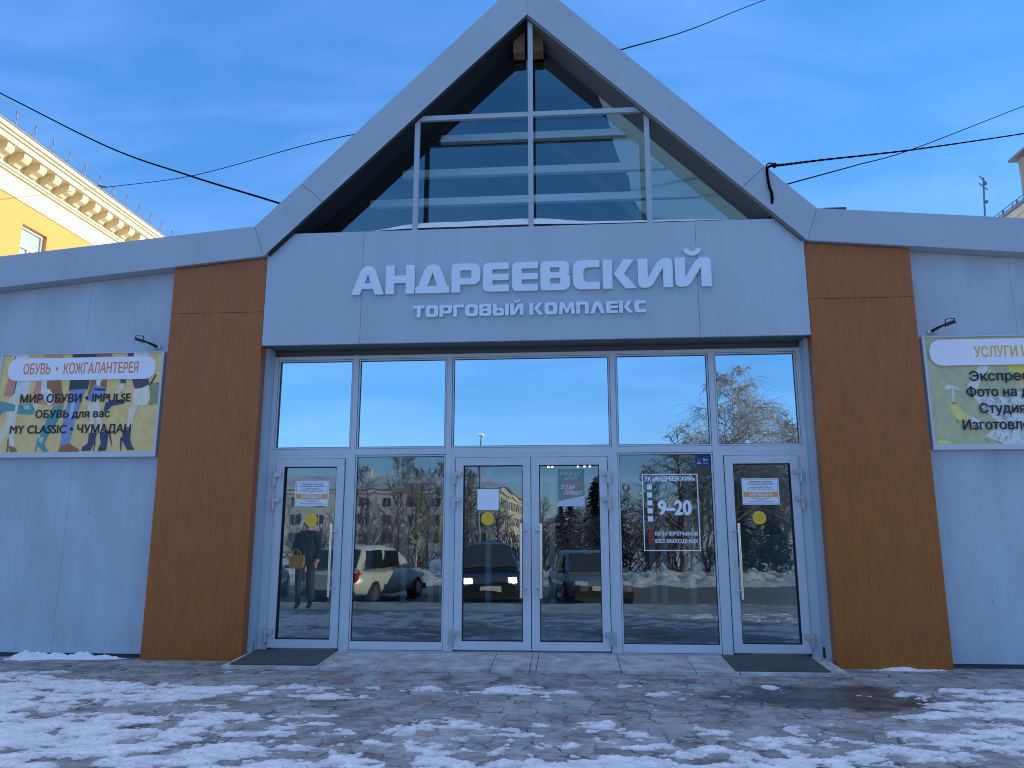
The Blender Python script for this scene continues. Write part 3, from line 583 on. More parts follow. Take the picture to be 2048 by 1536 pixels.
def billboard(x0, x1, label, bgk, art, W, H, texts, pill):
    z0, z1 = 2.285, 3.615
    e = empty('billboard', ((x0 + x1) / 2, 0.12, z0), label, 'billboard', 'billboards on the wing walls')
    f = MB(); fw_ = 0.03
    f.box(x0, x1, BY + 0.004, 0.118, z0, z1); e_f = 0
    f.box(x0, x0 + fw_, BY - 0.012, BY + 0.003, z0, z1); f.box(x1 - fw_, x1, BY - 0.012, BY + 0.003, z0, z1)
    f.box(x0 + fw_, x1 - fw_, BY - 0.0125, BY + 0.003, z0, z0 + 0.06); f.box(x0 + fw_, x1 - fw_, BY - 0.0125, BY + 0.003, z1 - 0.012, z1)
    f.build('frame', ALU, e)
    px0, px1, pz0, pz1 = x0 + fw_, x1 - fw_, z0 + 0.06, z1 - 0.012
    def U(u, v): return (px0 + u / W * (px1 - px0), pz1 - v / H * (pz1 - pz0))
    mats = [ART[bgk]] ; mb = MB()
    mb.box(px0, px1, BY, BY + 0.003, pz0, pz1)
    for i, (mk, pts) in enumerate(art):
        m_ = ART[mk]
        if m_ not in mats: mats.append(m_)
        P = [U(min(max(u, 0), W), min(max(v, 0), H)) for u, v in pts]
        A = sum(P[j][0] * P[(j + 1) % len(P)][1] - P[(j + 1) % len(P)][0] * P[j][1] for j in range(len(P)))
        if A < 0: P = P[::-1]
        mb.prism(P, BY - 0.0004 - 0.00012 * i, BY - 0.0001 - 0.00012 * i, mats.index(m_))
    mb.build('printed_picture', mats, e)
    d = BY - 0.0005 - 0.00012 * len(art)
    a = U(pill[0], pill[3]); c = U(pill[2], pill[1]); r = (c[1] - a[1]) / 2
    pb = MB(); pb.prism(round_poly([(a[0], a[1], r), (c[0], a[1], r), (c[0], c[1], r), (a[0], c[1], r)], 8), d - 0.0006, d); pb.build('heading_panel', PRINTW, e)
    ms = []
    for body, u0, u1, v, hh, m_, bold, al in texts:
        p = U(u0, v); q = U(u1, v)
        ms.append(text_mesh(body, p[0], p[1], hh / H * (pz1 - pz0), d - 0.0024, 0.0012, q[0] - p[0], 'LEFT', bold, 0, 'lettering', m_))
    for q in ms: link('lettering', q, e)
    return e
# left picture: legs, boots and bags on yellow, in a 2000 x 1250 print
def leg(mk, p, w0, w1):
    (x0, y0), (x1, y1) = p
    return (mk, [(x0 - w0, y0), (x0 + w0, y0), (x1 + w1, y1), (x1 - w1, y1)])
artL = [
 ('pk', [(95, 290), (190, 280), (215, 470), (140, 520), (60, 500)]), ('pl', [(195, 320), (225, 330), (230, 470), (190, 500)]),
 ('gr', [(215, 300), (380, 300), (370, 500), (150, 545), (200, 480)]),
 ('sk', [(150, 520), (270, 510), (200, 800), (185, 960), (40, 1130), (0, 1110), (0, 1060), (130, 850)]),
 ('sk', [(190, 540), (290, 530), (255, 760), (250, 1010), (205, 1010), (180, 760)]),
 ('gr', [(205, 1010), (265, 1010), (275, 1100), (250, 1130), (200, 1100)]), ('br', [(185, 1010), (205, 1020), (215, 1180), (190, 1180)]), ('br', [(210, 1100), (300, 1130), (330, 1180), (240, 1185)]), ('pk', [(0, 980), (25, 980), (20, 1050), (0, 1100)]), ('br', [(0, 1090), (28, 1110), (15, 1150), (0, 1150)]),
 ('te', [(0, 730), (10, 650), (40, 560), (110, 580), (230, 610), (230, 690), (100, 690), (40, 760)]), ('te', [(270, 610), (440, 600), (490, 700), (450, 735), (260, 720)]), ('te2', [(330, 620), (400, 615), (420, 660), (350, 670)]),
 ('sk', [(445, 600), (530, 600), (500, 690), (480, 660)]),
 ('pk', [(470, 300), (590, 290), (590, 560), (500, 560), (430, 480)]), ('pk', [(480, 560), (800, 540), (840, 640), (480, 600)]),
 ('br', [(560, 290), (760, 290), (800, 460), (830, 620), (640, 560)]), ('gr', [(520, 300), (590, 300), (600, 420), (690, 500), (730, 560), (660, 640), (540, 500)]), ('wh', [(600, 420), (640, 430), (740, 560), (700, 560)]),
 ('te', [(705, 640), (840, 630), (790, 800), (700, 960), (600, 960), (640, 820)]), ('te', [(600, 960), (700, 955), (650, 1090), (690, 1150), (720, 1175), (650, 1185), (560, 1090)]), ('te', [(560, 1010), (585, 1030), (560, 1180), (540, 1180)]), ('te2', [(590, 1010), (640, 1000), (620, 1080), (585, 1060)]),
 ('gn', [(880, 300), (1130, 290), (1115, 440), (1060, 430), (880, 450)]),
 ('bl', [(900, 440), (1090, 430), (1040, 640), (1000, 800), (960, 1100), (850, 1110), (850, 800), (880, 620)]), ('te2', [(930, 600), (985, 560), (960, 760), (920, 800)]),
 ('br', [(850, 1110), (960, 1085), (1080, 1150), (1090, 1180), (830, 1185)]),
 ('br', [(1145, 290), (1345, 290), (1345, 440), (1250, 500), (1120, 540)]), ('wh', [(1200, 290), (1290, 290), (1260, 380), (1300, 430), (1230, 430)]), ('bl', [(1190, 380), (1350, 420), (1330, 540), (1180, 580), (1120, 560)]), ('nv', [(1180, 420), (1345, 430), (1330, 460), (1200, 450)]),
 ('sk', [(1120, 590), (1270, 570), (1330, 800), (1370, 960), (1320, 960), (1240, 760), (1240, 970), (1190, 970), (1180, 760)]),
 ('nv', [(1190, 960), (1290, 960), (1270, 1060), (1230, 1170), (1120, 1175), (1125, 1130), (1190, 1080)]), ('nv', [(1270, 1060), (1285, 1060), (1272, 1180), (1262, 1180)]),
 ('nv', [(1320, 960), (1420, 930), (1430, 1040), (1420, 1170), (1330, 1180), (1325, 1140), (1350, 1090)]), ('nv', [(1430, 960), (1452, 960), (1490, 1110), (1480, 1110)]),
 ('pl', [(1510, 290), (1590, 290), (1580, 370), (1515, 370)]), ('sk', [(1520, 370), (1570, 370), (1560, 450), (1500, 500), (1470, 490)]), ('pl', [(1640, 290), (1850, 290), (1870, 390), (1780, 430), (1700, 440)]),
 ('cr', [(1690, 440), (1790, 430), (1870, 390), (1900, 560), (1870, 640), (1690, 640)]),
 ('ol', [(1880, 380), (2000, 360), (2000, 620), (1890, 640), (1900, 560)]), ('gn', [(1870, 400), (1940, 260), (1950, 275), (1885, 410)]), ('ol', [(1900, 470), (2000, 450), (2000, 470), (1900, 495)]),
 ('nv', [(1340, 700), (1355, 600), (1440, 580), (1560, 560), (1600, 610), (1440, 640), (1390, 690), (1360, 710)]),
 ('sk', [(1660, 640), (1760, 640), (1720, 800), (1700, 960), (1640, 960)]),
 ('nv', [(1610, 930), (1700, 920), (1700, 1040), (1730, 1110), (1765, 1165), (1680, 1170), (1600, 1040)]), ('nv', [(1580, 1020), (1605, 1020), (1605, 1175), (1595, 1175)]),
 ('gn', [(880, 0), (1180, 0), (1180, 40), (880, 40)]), ('br', [(1180, 0), (1370, 0), (1370, 36), (1180, 36)]), ('pk', [(520, 0), (760, 0), (760, 40), (520, 40)]), ('pl', [(1570, 0), (1650, 0), (1650, 50), (1570, 50)]), ('gr', [(1650, 0), (1850, 0), (1820, 50), (1650, 50)]), ('gr', [(130, 0), (330, 0), (330, 40), (130, 60)]), ('gn', [(150, 10), (170, 15), (150, 60), (140, 60)]),
]
billboard(-6.80, -4.615, 'yellow billboard of walking legs and boots headed ОБУВЬ • КОЖГАЛАНТЕРЕЯ', 'y', artL, 2000, 1190,
          [('ОБУВЬ  •  КОЖГАЛАНТЕРЕЯ', 280, 1720, 240, 128, ORANGE, 0.016, 'C'),
           ('МИР ОБУВИ • IMPULSE', 285, 1660, 590, 100, INK, 0.018, 'C'), ('ОБУВЬ для вас', 500, 1425, 775, 92, INK, 0.018, 'C'), ('MY CLASSIC • ЧУМАДАН', 205, 1700, 960, 98, INK, 0.018, 'C')], (85, 45, 1935, 320))
# right picture: workman in a checked shirt on sage green
rgd = random.Random(5)
artR = [('gr', [(560, 300), (665, 300), (475, 610), (375, 590)]), ('lm', [(848, 300), (1350, 300), (1350, 400), (1000, 420), (848, 390)]), ('tn', [(920, 415), (1310, 400), (1310, 620), (1150, 690), (960, 620)]),
        ('gr', [(158, 566), (176, 536), (240, 540), (300, 574), (315, 596), (262, 578), (222, 572), (186, 590), (160, 585)]), ('gr', [(234, 575), (247, 575), (246, 745), (228, 745)]),
        ('ye', [(190, 775), (214, 755), (258, 752), (312, 806), (346, 890), (322, 934), (280, 940), (230, 880)]), ('tn', [(215, 800), (228, 795), (282, 850), (275, 858)]), ('tn', [(212, 835), (224, 830), (276, 890), (268, 896)]), ('ol', [(218, 728), (258, 726), (258, 752), (214, 756)]), ('ol', [(236, 900), (276, 940), (262, 965), (232, 958)]), ('tn', [(346, 850), (430, 930), (480, 1000), (430, 1020), (335, 930)]),
        ('gr', [(400, 880), (520, 960), (560, 1040), (420, 980)]),
        ('gr', [(430, 640), (620, 640), (800, 700), (900, 620), (1350, 660), (1350, 1190), (700, 1190), (520, 1100), (700, 980), (520, 800)]),
        ('ye', [(20, 1150), (80, 1140), (180, 1180), (40, 1190)]), ('tn', [(960, 940), (1350, 900), (1350, 1100), (1000, 1130)])]
for i in range(150):
    u = rgd.uniform(470, 1330); v = rgd.uniform(670, 1170)
    if u < 720 and abs(v - 985) < 60 + (720 - u) * 0.35: continue
    a = 0.45 if rgd.random() < 0.5 else -1.1; L = rgd.uniform(25, 70); q = 4
    du, dvv = math.cos(a) * L, math.sin(a) * L
    artR.append(('ck', [(u, v), (u + du, v + dvv), (u + du + q, v + dvv + 2 * q), (u + q, v + 2 * q)]))
billboard(4.605, 6.80, 'sage green billboard of a workman in a checked shirt headed УСЛУГИ И', 'sg', artR, 2000, 1190,
          [('УСЛУГИ И', 500, 1063, 233, 120, GOLD, 0.02, 'L'), ('Экспресс', 421, 1121, 498, 104, INK, 0.02, 'L'), ('Фото на документы', 372, 1660, 672, 104, INK, 0.02, 'L'), ('Студия', 487, 957, 854, 104, INK, 0.02, 'L'), ('Изготовление', 295, 1225, 1033, 106, INK, 0.02, 'L')], (33, 31, 1935, 325))

# ------------------------------------------------------------------ spotlights over the billboards
def spot(s, label):
    xb = s * 4.745
    e = empty('spotlight', (xb, 0.115, 3.69), label, 'spotlight', 'spotlights over the billboards')
    base = MB(); base.box(xb - 0.05, xb + 0.05, 0.085, 0.118, 3.665, 3.70); base.build('mount_plate', ALU, e)
    a = MB(); tip = (xb + s * 0.07, -0.06, 3.715)
    a.tube([(xb, 0.09, 3.685), (xb + s * 0.015, 0.05, 3.695), (xb + s * 0.045, -0.01, 3.71), tip], [0.019, 0.019, 0.016, 0.012], 8); a.build('arm', BLACK, e)
    c = Vector(tip) + Vector((s * 0.05, -0.035, 0.012))
    d = Vector((s * 0.75, -0.55, 0.22)).normalized(); q = Vector((0.55 * s, 0.75, 0.0)).normalized(); nn = d.cross(q)
    h = MB(); vs = []
    for k in (-1, 1):
        for (i, j) in ((-1, -1), (1, -1), (1, 1), (-1, 1)): vs.append(c + d * 0.062 * i + q * 0.04 * j + nn * 0.010 * k)
    h.add(vs, [[0, 3, 2, 1], [4, 5, 6, 7], [0, 1, 5, 4], [1, 2, 6, 5], [2, 3, 7, 6], [3, 0, 4, 7]]); h.build('lamp_head', BLACK, e)
    y = MB(); z_ = Vector((0, 0, 1))
    y.tube([c - d * 0.03 - q * 0.042, c - d * 0.035 - q * 0.04 + z_ * 0.05, c - d * 0.01 + z_ * 0.062], 0.006, 6)
    y.tube([c + d * 0.05 + q * 0.04, c + d * 0.05 + q * 0.03 + z_ * 0.045, c + d * 0.01 + z_ * 0.055], 0.006, 6); y.build('bracket', BLACK, e)
spot(-1, 'small black spotlight on an arm over the yellow boot billboard'); spot(1, 'small black spotlight on an arm over the sage green billboard')

# ------------------------------------------------------------------ notices and stickers on the glass
NY = GY - 0.004
NB = pm('notice_paper', (0.86, 0.88, 0.92)); NOR = pm('notice_orange', (0.90, 0.40, 0.08)); NGREY = pm('notice_grey_ink', (0.16, 0.17, 0.2)); YEL = mat('sticker_yellow', (0.95, 0.52, 0.02), 0.4, var=0.06); YRIM = pm('sticker_rim', (0.95, 0.62, 0.12))
def notice(cx_, cz, label):
    w2, h2 = 0.215, 0.155
    e = empty('notice', (cx_, NY, cz - h2), label, 'notice', 'notices taped to the side doors')
    p = MB(); p.box(cx_ - w2, cx_ + w2, NY, NY + 0.002, cz - h2, cz + h2)
    for q in ((-w2 + .014, w2 - .014, -h2 + .014, -h2 + .017), (-w2 + .014, w2 - .014, h2 - .017, h2 - .014), (-w2 + .014, -w2 + .017, -h2 + .017, h2 - .017), (w2 - .017, w2 - .014, -h2 + .017, h2 - .017)):
        p.box(cx_ + q[0], cx_ + q[1], NY - 0.0006, NY - 0.0001, cz + q[2], cz + q[3], 1)
    p.build('sheet', [NB, NGREY], e)
    o = MB(); o.box(cx_ - w2 + .02, cx_ + w2 - .02, NY - 0.0014, NY - 0.0007, cz - 0.066, cz - 0.005); o.build('orange_band', NOR, e)
    rows = [('Уважаемые посетители', .107, .018, .27), ('и сотрудники комплекса', .081, .018, .31), ('Согласно требованиям', .059, .011, .17), ('федерального закона', .040, .012, .26), ('№ 15-ФЗ курение табака', .020, .012, .30), ('на территории комплекса', .000, .009, .28)]
    ms = [text_mesh(t1, cx_, cz + z, h, NY - 0.0016, .0005, wd, 'CENTER', .01, 0, 'lettering', INK if z > 0.07 else NGREY) for t1, z, h, wd in rows[:5]]
    ms.append(text_mesh('ЗАПРЕЩЕНО', cx_, cz - 0.054, 0.04, NY - 0.0024, .0006, .27, 'CENTER', .01, 0, 'lettering', PRINTW))
    for t1, z, h, wd in (('нарушители будут', -.083, .010, .22), ('оштрафованы', -.101, .010, .12), ('администрация комплекса', -.124, .011, .28)): ms.append(text_mesh(t1, cx_, cz + z, h, NY - 0.0016, .0005, wd, 'CENTER', .01, 0, 'lettering', NGREY))
    for q in ms: link('lettering', q, e)
notice(-2.722, 1.842, 'pale blue ЗАПРЕЩЕНО notice with orange band on the leftmost glass door'); notice(2.722, 1.842, 'pale blue ЗАПРЕЩЕНО notice with orange band on the rightmost glass door')
def dot(cx_, cz, label):
    p = MB(); p.disc((cx_, cz), 0.077, NY - 0.0004, NY + 0.002, 40, 1); p.disc((cx_, cz), 0.066, NY - 0.0012, NY - 0.0006, 40, 0)
    tag(p.build('sticker', [YEL, YRIM], None, (cx_, NY, cz - 0.077)), label, 'sticker', 'round yellow door stickers')
dot(-2.712, 1.517, 'round yellow sticker under the notice on the leftmost door'); dot(2.69, 1.535, 'round yellow sticker under the notice on the rightmost door'); dot(-0.53, 1.53, 'round yellow sticker under the plain white sheet on the double door')
p = MB(); p.box(-0.655, -0.395, NY, NY + 0.002, 1.635, 1.885)
sh = p.build('sheet_of_paper', pm('white_sheet', (0.86, 0.88, 0.96)), None, (-0.53, NY, 1.635)); tag(sh, 'plain white sheet of paper on the left leaf of the double door', 'paper')
# green poster
e = empty('poster', (0.49, NY, 1.68), 'faded green poster headed НАРОДНЫЙ ФРОНТ on the right leaf of the double door', 'poster')
x0, x1, z0, z1 = 0.325, 0.645, 1.675, 2.12
p = MB(); p.box(x0, x1, NY, NY + 0.002, z0, z1)
p.build('sheet', mat('poster_green', (0.13, 0.26, 0.24), 0.4, col2=(0.20, 0.34, 0.22), vscale=3), e)
p = MB(); p.prism([(x0, z0), (x1, z0), (x1, z0 + .125), (x0 + .19, z0 + .10), (x0, z0 + .06)], NY - .0012, NY - .0003); p.build('white_footer', pm('poster_white', (0.60, 0.63, 0.72)), e)
PKI = pm('poster_pink', (0.45, 0.22, 0.26)); p = MB(); p.prism([(x0 + .09, z0 + .10), (x0 + .17, z0 + .10), (x0 + .20, z0 + .26), (x0 + .14, z0 + .31), (x0 + .08, z0 + .29)], NY - .0010, NY - .0003); p.prism([(x0 + .19, z0 + .24), (x0 + .26, z0 + .22), (x0 + .29, z0 + .29), (x0 + .22, z0 + .31)], NY - .0010, NY - .0003); p.build('pink_figure', PKI, e)
LTX = pm('poster_letter', (0.55, 0.68, 0.70)); mm = [text_mesh('НАРОДНЫЙ', (x0 + x1) / 2 - .01, z1 - .075, .045, NY - .0020, .0006, .235, 'CENTER', .004, 0, 'lettering', LTX), text_mesh('ФРОНТ', (x0 + x1) / 2, z1 - .135, .045, NY - .0020, .0006, .15, 'CENTER', .004, 0, 'lettering', LTX),
      text_mesh('Всё для', (x0 + x1) / 2 - .035, z1 - .235, .05, NY - .0020, .0006, .17, 'CENTER', 0, .4, 'lettering', PRINTW), text_mesh('Победы!', (x0 + x1) / 2 + .02, z1 - .305, .052, NY - .0020, .0006, .22, 'CENTER', 0, .4, 'lettering', PRINTW)]
for q in mm: link('lettering', q, e)
# opening hours
e = empty('opening_hours_sign', (1.66, NY, 1.14), 'white outlined opening hours decal reading 9–20 on the fixed glass pane', 'sign')
x0, x1, z0, z1 = 1.335, 1.995, 1.15, 2.055
p = MB()
for q in ((x0, x1, z1 - .012, z1), (x0, x1, z0, z0 + .012), (x0, x0 + .012, z0 + .012, z1 - .012), (x1 - .012, x1, z0 + .012, z1 - .012)): p.box(q[0], q[1], NY, NY + .002, q[2], q[3])
p.build('outline', PRINTW, e)
for i in range(5): p = MB(); p.box(x0 + .055, x0 + .115, NY, NY + .002, 1.87 - i * .094, 1.93 - i * .094); p.build('weekday_square', PRINTW, e)
RED = pm('decal_red', (0.50, 0.02, 0.015))
for i in range(2): p = MB(); p.box(x0 + .055, x0 + .115, NY, NY + .002, 1.325 - i * .085, 1.385 - i * .085); p.build('weekend_square', RED, e)
mm = [text_mesh('ТК «АНДРЕЕВСКИЙ»', (x0 + x1) / 2, 1.975, .048, NY + .0003, .0008, .60, 'CENTER', .05, 0, 'lettering', PRINTW), text_mesh('9–20', x0 + .375, 1.575, .165, NY + .0003, .0008, .40, 'CENTER', .05, 0, 'lettering', PRINTW),
      text_mesh('БЕЗ ПЕРЕРЫВОВ', x0 + .385, 1.33, .042, NY + .0003, .0008, .50, 'CENTER', .03, 0, 'lettering', PRINTW), text_mesh('БЕЗ ВЫХОДНЫХ', x0 + .385, 1.245, .042, NY + .0003, .0008, .50, 'CENTER', .03, 0, 'lettering', PRINTW)]
for q in mm: link('lettering', q, e)
# blue badge
e = empty('badge_sticker', (2.05, NY, 2.13), 'small dark blue badge sticker with white marks in the pane corner', 'sticker')
x0, x1, z0, z1 = 1.98, 2.155, 2.135, 2.285
p = MB(); p.prism(round_poly([(x0, z0, .05), (x1, z0, .05), (x1, z1, .01), (x0, z1, .01)]), NY, NY + .002); p.build('badge', pm('badge_blue', (0.015, 0.05, 0.15)), e)
p = MB(); WM = pm('badge_mark', (0.40, 0.48, 0.62)); RM = pm('badge_rose', (0.30, 0.16, 0.22))
p.prism([(x0 + .02, z1 - .05), (x0 + .04, z1 - .072), (x0 + .06, z1 - .05), (x0 + .05, z1 - .085), (x0 + .03, z1 - .085)][::-1], NY - .001, NY - .0002, 1)
p.box(x0 + .015, x0 + .065, NY - .001, NY - .0002, z1 - .112, z1 - .096); p.box(x0 + .09, x0 + .15, NY - .001, NY - .0002, z1 - .108, z1 - .098)
p.prism([(x0 + .088, z1 - .04), (x0 + .09, z1 - .075), (x0 + .14, z1 - .07), (x0 + .15, z1 - .055), (x0 + .12, z1 - .058)], NY - .001, NY - .0002); p.build('emblem', [WM, RM], e)

# ------------------------------------------------------------------ ground
gm = bpy.data.materials.new('paving'); gm.use_nodes = True; t = gm.node_tree; bs = t.nodes['Principled BSDF']
tc = N(t, 'ShaderNodeTexCoord')
warp = N(t, 'ShaderNodeTexNoise'); warp.inputs['Scale'].default_value = 9; warp.inputs['Detail'].default_value = 2; t.links.new(tc.outputs['Object'], warp.inputs[0])
wm = N(t, 'ShaderNodeMixRGB'); wm.blend_type = 'LINEAR_LIGHT'; wm.inputs[0].default_value = 0.05; t.links.new(tc.outputs['Object'], wm.inputs[1]); t.links.new(warp.outputs['Color'], wm.inputs[2])
vo = N(t, 'ShaderNodeTexVoronoi'); vo.inputs['Scale'].default_value = 4.2; vo.inputs['Randomness'].default_value = 0.55; t.links.new(wm.outputs[0], vo.inputs[0])
ve = N(t, 'ShaderNodeTexVoronoi'); ve.feature = 'DISTANCE_TO_EDGE'; ve.inputs['Scale'].default_value = 4.2; ve.inputs['Randomness'].default_value = 0.55; t.links.new(wm.outputs[0], ve.inputs[0])
cr = N(t, 'ShaderNodeValToRGB'); cr.color_ramp.interpolation = 'CONSTANT'
els = [(0.0, (0.33, 0.33, 0.32)), (0.35, (0.38, 0.37, 0.35)), (0.62, (0.32, 0.28, 0.265)), (0.80, (0.33, 0.235, 0.215)), (0.88, (0.28, 0.285, 0.285))]
cr.color_ramp.elements[0].color = (*els[0][1], 1); cr.color_ramp.elements[1].position = els[1][0]; cr.color_ramp.elements[1].color = (*els[1][1], 1)
for q in els[2:]: ne = cr.color_ramp.elements.new(q[0]); ne.color = (*q[1], 1)
sp3 = N(t, 'ShaderNodeSeparateColor'); t.links.new(vo.outputs['Color'], sp3.inputs[0]); t.links.new(sp3.outputs[0], cr.inputs[0])
dn = N(t, 'ShaderNodeTexNoise'); dn.inputs['Scale'].default_value = 2.6; dn.inputs['Detail'].default_value = 8; dn.inputs['Roughness'].default_value = 0.7; t.links.new(tc.outputs['Object'], dn.inputs[0])
dr = N(t, 'ShaderNodeMapRange'); dr.inputs[1].default_value = 0.35; dr.inputs[2].default_value = 0.68; dr.inputs[3].default_value = 0.42; dr.inputs[4].default_value = 1.1; t.links.new(dn.outputs[0], dr.inputs[0])
mu = N(t, 'ShaderNodeMixRGB'); mu.blend_type = 'MULTIPLY'; mu.inputs[0].default_value = 1; t.links.new(cr.outputs[0], mu.inputs[1]); t.links.new(dr.outputs[0], mu.inputs[2])
# joints
jr = N(t, 'ShaderNodeMapRange'); jr.inputs[1].default_value = 0.004; jr.inputs[2].default_value = 0.05; jr.inputs[4].default_value = 1; t.links.new(ve.outputs['Distance'], jr.inputs[0])
jn = N(t, 'ShaderNodeTexNoise'); jn.inputs['Scale'].default_value = 3.4; jn.inputs['Detail'].default_value = 4; t.links.new(tc.outputs['Object'], jn.inputs[0])
jm = N(t, 'ShaderNodeMapRange'); jm.inputs[1].default_value = 0.42; jm.inputs[2].default_value = 0.62; jm.inputs[3].default_value = 0.8; jm.inputs[4].default_value = 0.12; t.links.new(jn.outputs[0], jm.inputs[0]); t.links.new(jm.outputs[0], jr.inputs[3])
mj = N(t, 'ShaderNodeMixRGB'); mj.blend_type = 'MULTIPLY'; mj.inputs[0].default_value = 1; t.links.new(mu.outputs[0], mj.inputs[1]); t.links.new(jr.outputs[0], mj.inputs[2])
# wet dark stain with its own shape (in front of the right door)
spx = N(t, 'ShaderNodeVectorMath', operation='SUBTRACT'); spx.inputs[1].default_value = (2.75, -1.55, 0); t.links.new(wm.outputs[0], spx.inputs[0])
ss = N(t, 'ShaderNodeVectorMath', operation='MULTIPLY'); ss.inputs[1].default_value = (0.85, 1.5, 0); t.links.new(spx.outputs[0], ss.inputs[0])
ln = N(t, 'ShaderNodeVectorMath', operation='LENGTH'); t.links.new(ss.outputs[0], ln.inputs[0])
sn = N(t, 'ShaderNodeMath', operation='MULTIPLY_ADD'); sn.inputs[1].default_value = 1.1; t.links.new(dn.outputs[0], sn.inputs[0]); t.links.new(ln.outputs['Value'], sn.inputs[2])
sr = N(t, 'ShaderNodeMapRange'); sr.inputs[1].default_value = 1.25; sr.inputs[2].default_value = 1.5; sr.inputs[3].default_value = 0.30; sr.inputs[4].default_value = 1; t.links.new(sn.outputs[0], sr.inputs[0])
mw_ = N(t, 'ShaderNodeMixRGB'); mw_.blend_type = 'MULTIPLY'; mw_.inputs[0].default_value = 1; t.links.new(mj.outputs[0], mw_.inputs[1]); t.links.new(sr.outputs[0], mw_.inputs[2])
# thin frost film
fn = N(t, 'ShaderNodeTexNoise'); fn.inputs['Scale'].default_value = 5.5; fn.inputs['Detail'].default_value = 9; fn.inputs['Roughness'].default_value = 0.75; t.links.new(tc.outputs['Object'], fn.inputs[0])
fr_ = N(t, 'ShaderNodeMapRange'); fr_.inputs[1].default_value = 0.46; fr_.inputs[2].default_value = 0.64; fr_.inputs[4].default_value = 0.6; t.links.new(fn.outputs[0], fr_.inputs[0])
fm_ = N(t, 'ShaderNodeMath', operation='MULTIPLY'); t.links.new(fr_.outputs[0], fm_.inputs[0]); t.links.new(sr.outputs[0], fm_.inputs[1])
mf = N(t, 'ShaderNodeMixRGB'); t.links.new(fm_.outputs[0], mf.inputs[0]); t.links.new(mw_.outputs[0], mf.inputs[1]); mf.inputs[2].default_value = (0.52, 0.51, 0.51, 1)
t.links.new(mf.outputs[0], bs.inputs['Base Color'])
rg_ = N(t, 'ShaderNodeMapRange'); rg_.inputs[1].default_value = 0.3; rg_.inputs[2].default_value = 1; rg_.inputs[3].default_value = 0.42; rg_.inputs[4].default_value = 0.75; t.links.new(sr.outputs[0], rg_.inputs[0]); t.links.new(rg_.outputs[0], bs.inputs['Roughness'])
bh = N(t, 'ShaderNodeMath', operation='MULTIPLY_ADD'); bh.inputs[1].default_value = 0.25; t.links.new(dn.outputs[0], bh.inputs[0]); t.links.new(jr.outputs[0], bh.inputs[2])
bp = N(t, 'ShaderNodeBump'); bp.inputs['Distance'].default_value = 0.012; bp.inputs['Strength'].default_value = 0.8; t.links.new(bh.outputs[0], bp.inputs['Height']); t.links.new(bp.outputs[0], bs.inputs['Normal'])
PAVE = gm
ROADZ = -0.5
def sheet(name, rows, x0, x1, m):
    """rows: (y, z) profile; one long sheet"""
    mb = MB()
    for i in range(len(rows) - 1):
        (ya, za), (yb, zb) = rows[i], rows[i + 1]
        mb.add([(x0, yb, zb), (x1, yb, zb), (x1, ya, za), (x0, ya, za)], [[0, 1, 2, 3]])
    return mb.build(name, m)
tag(sheet('pavement', [(0.6, Z0), (-7.5, Z0), (-9.6, ROADZ + 0.14), (-9.62, ROADZ + 0.0)], -60, 60, PAVE), 'trodden paving in front of the entrance', 'pavement', kind='structure')
ASPH = mat('asphalt_with_sand', (0.16, 0.14, 0.115), 0.8, col2=(0.09, 0.085, 0.08), vscale=0.6, bump=0.004, bscale=40)
tag(sheet('road', [(-9.62, ROADZ), (-20.5, ROADZ)], -200, 200, ASPH), 'sanded asphalt road seen in the reflections', 'road', kind='structure')
GSNOW = mat('snowy_ground', (0.78, 0.78, 0.80), 0.7, col2=(0.55, 0.54, 0.54), vscale=0.5, bump=0.03, bscale=3)
tag(sheet('ground', [(3000, Z0 - 0.12), (9.05, Z0 - 0.12)], -3000, 3000, GSNOW), 'snow covered ground behind the shopping centre', 'ground', kind='structure')
tag(sheet('park_ground', [(-20.5, ROADZ + 0.02), (-3000, ROADZ + 0.02)], -3000, 3000, GSNOW), 'snow covered park ground beyond the road', 'ground', kind='structure')
for nm, xa, xb in (('ground', -3000, -15.0), ('ground', 15.0, 3000)):
    mb = MB(); mb.add([(xa, 0.6, Z0 - 0.1), (xb, 0.6, Z0 - 0.1), (xb, 9.05, Z0 - 0.1), (xa, 9.05, Z0 - 0.1)], [[0, 1, 2, 3]]); tag(mb.build(nm, GSNOW), 'snow covered ground at the side of the centre', 'ground', kind='structure')
# entrance slab: gently ramped granite slabs
SLAB = mat('granite_slab', (0.66, 0.64, 0.62), 0.6, col2=(0.27, 0.24, 0.215), vscale=4.5, bump=0.002, bscale=40)
pl = MB(); xs2 = [-3.33, -2.25, -1.62, -0.40, 0.02, 0.09, 0.98, 1.75, 2.2, 3.29]
for i in range(len(xs2) - 1):
    a, c = xs2[i] + 0.004, xs2[i + 1] - 0.004; ya_, yb_ = -0.52, FF - 0.032
    za_, zb_ = Z0 + 0.03, -0.012
    vs = [(a, ya_, za_), (c, ya_, za_), (c, yb_, zb_), (a, yb_, zb_)]
    pl.add(vs + [(x, y, Z0 - 0.02) for x, y, z in vs], [[0, 1, 2, 3], [0, 4, 5, 1], [1, 5, 6, 2], [3, 7, 4, 0], [2, 6, 7, 3]])
pl.add([(-3.33, -0.5, Z0 + 0.012), (3.29, -0.5, Z0 + 0.012), (3.29, FF - 0.04, -0.03), (-3.33, FF - 0.04, -0.03)], [[0, 1, 2, 3]], 1)
tag(pl.build('entrance_step', [SLAB, SEAM]), 'low granite slab step along the entrance doors', 'step', kind='structure')
MATM = mat('ribbed_rubber_mat', (0.085, 0.09, 0.09), 0.7, col2=(0.045, 0.048, 0.05), vscale=4, bump=0.003, bscale=60)
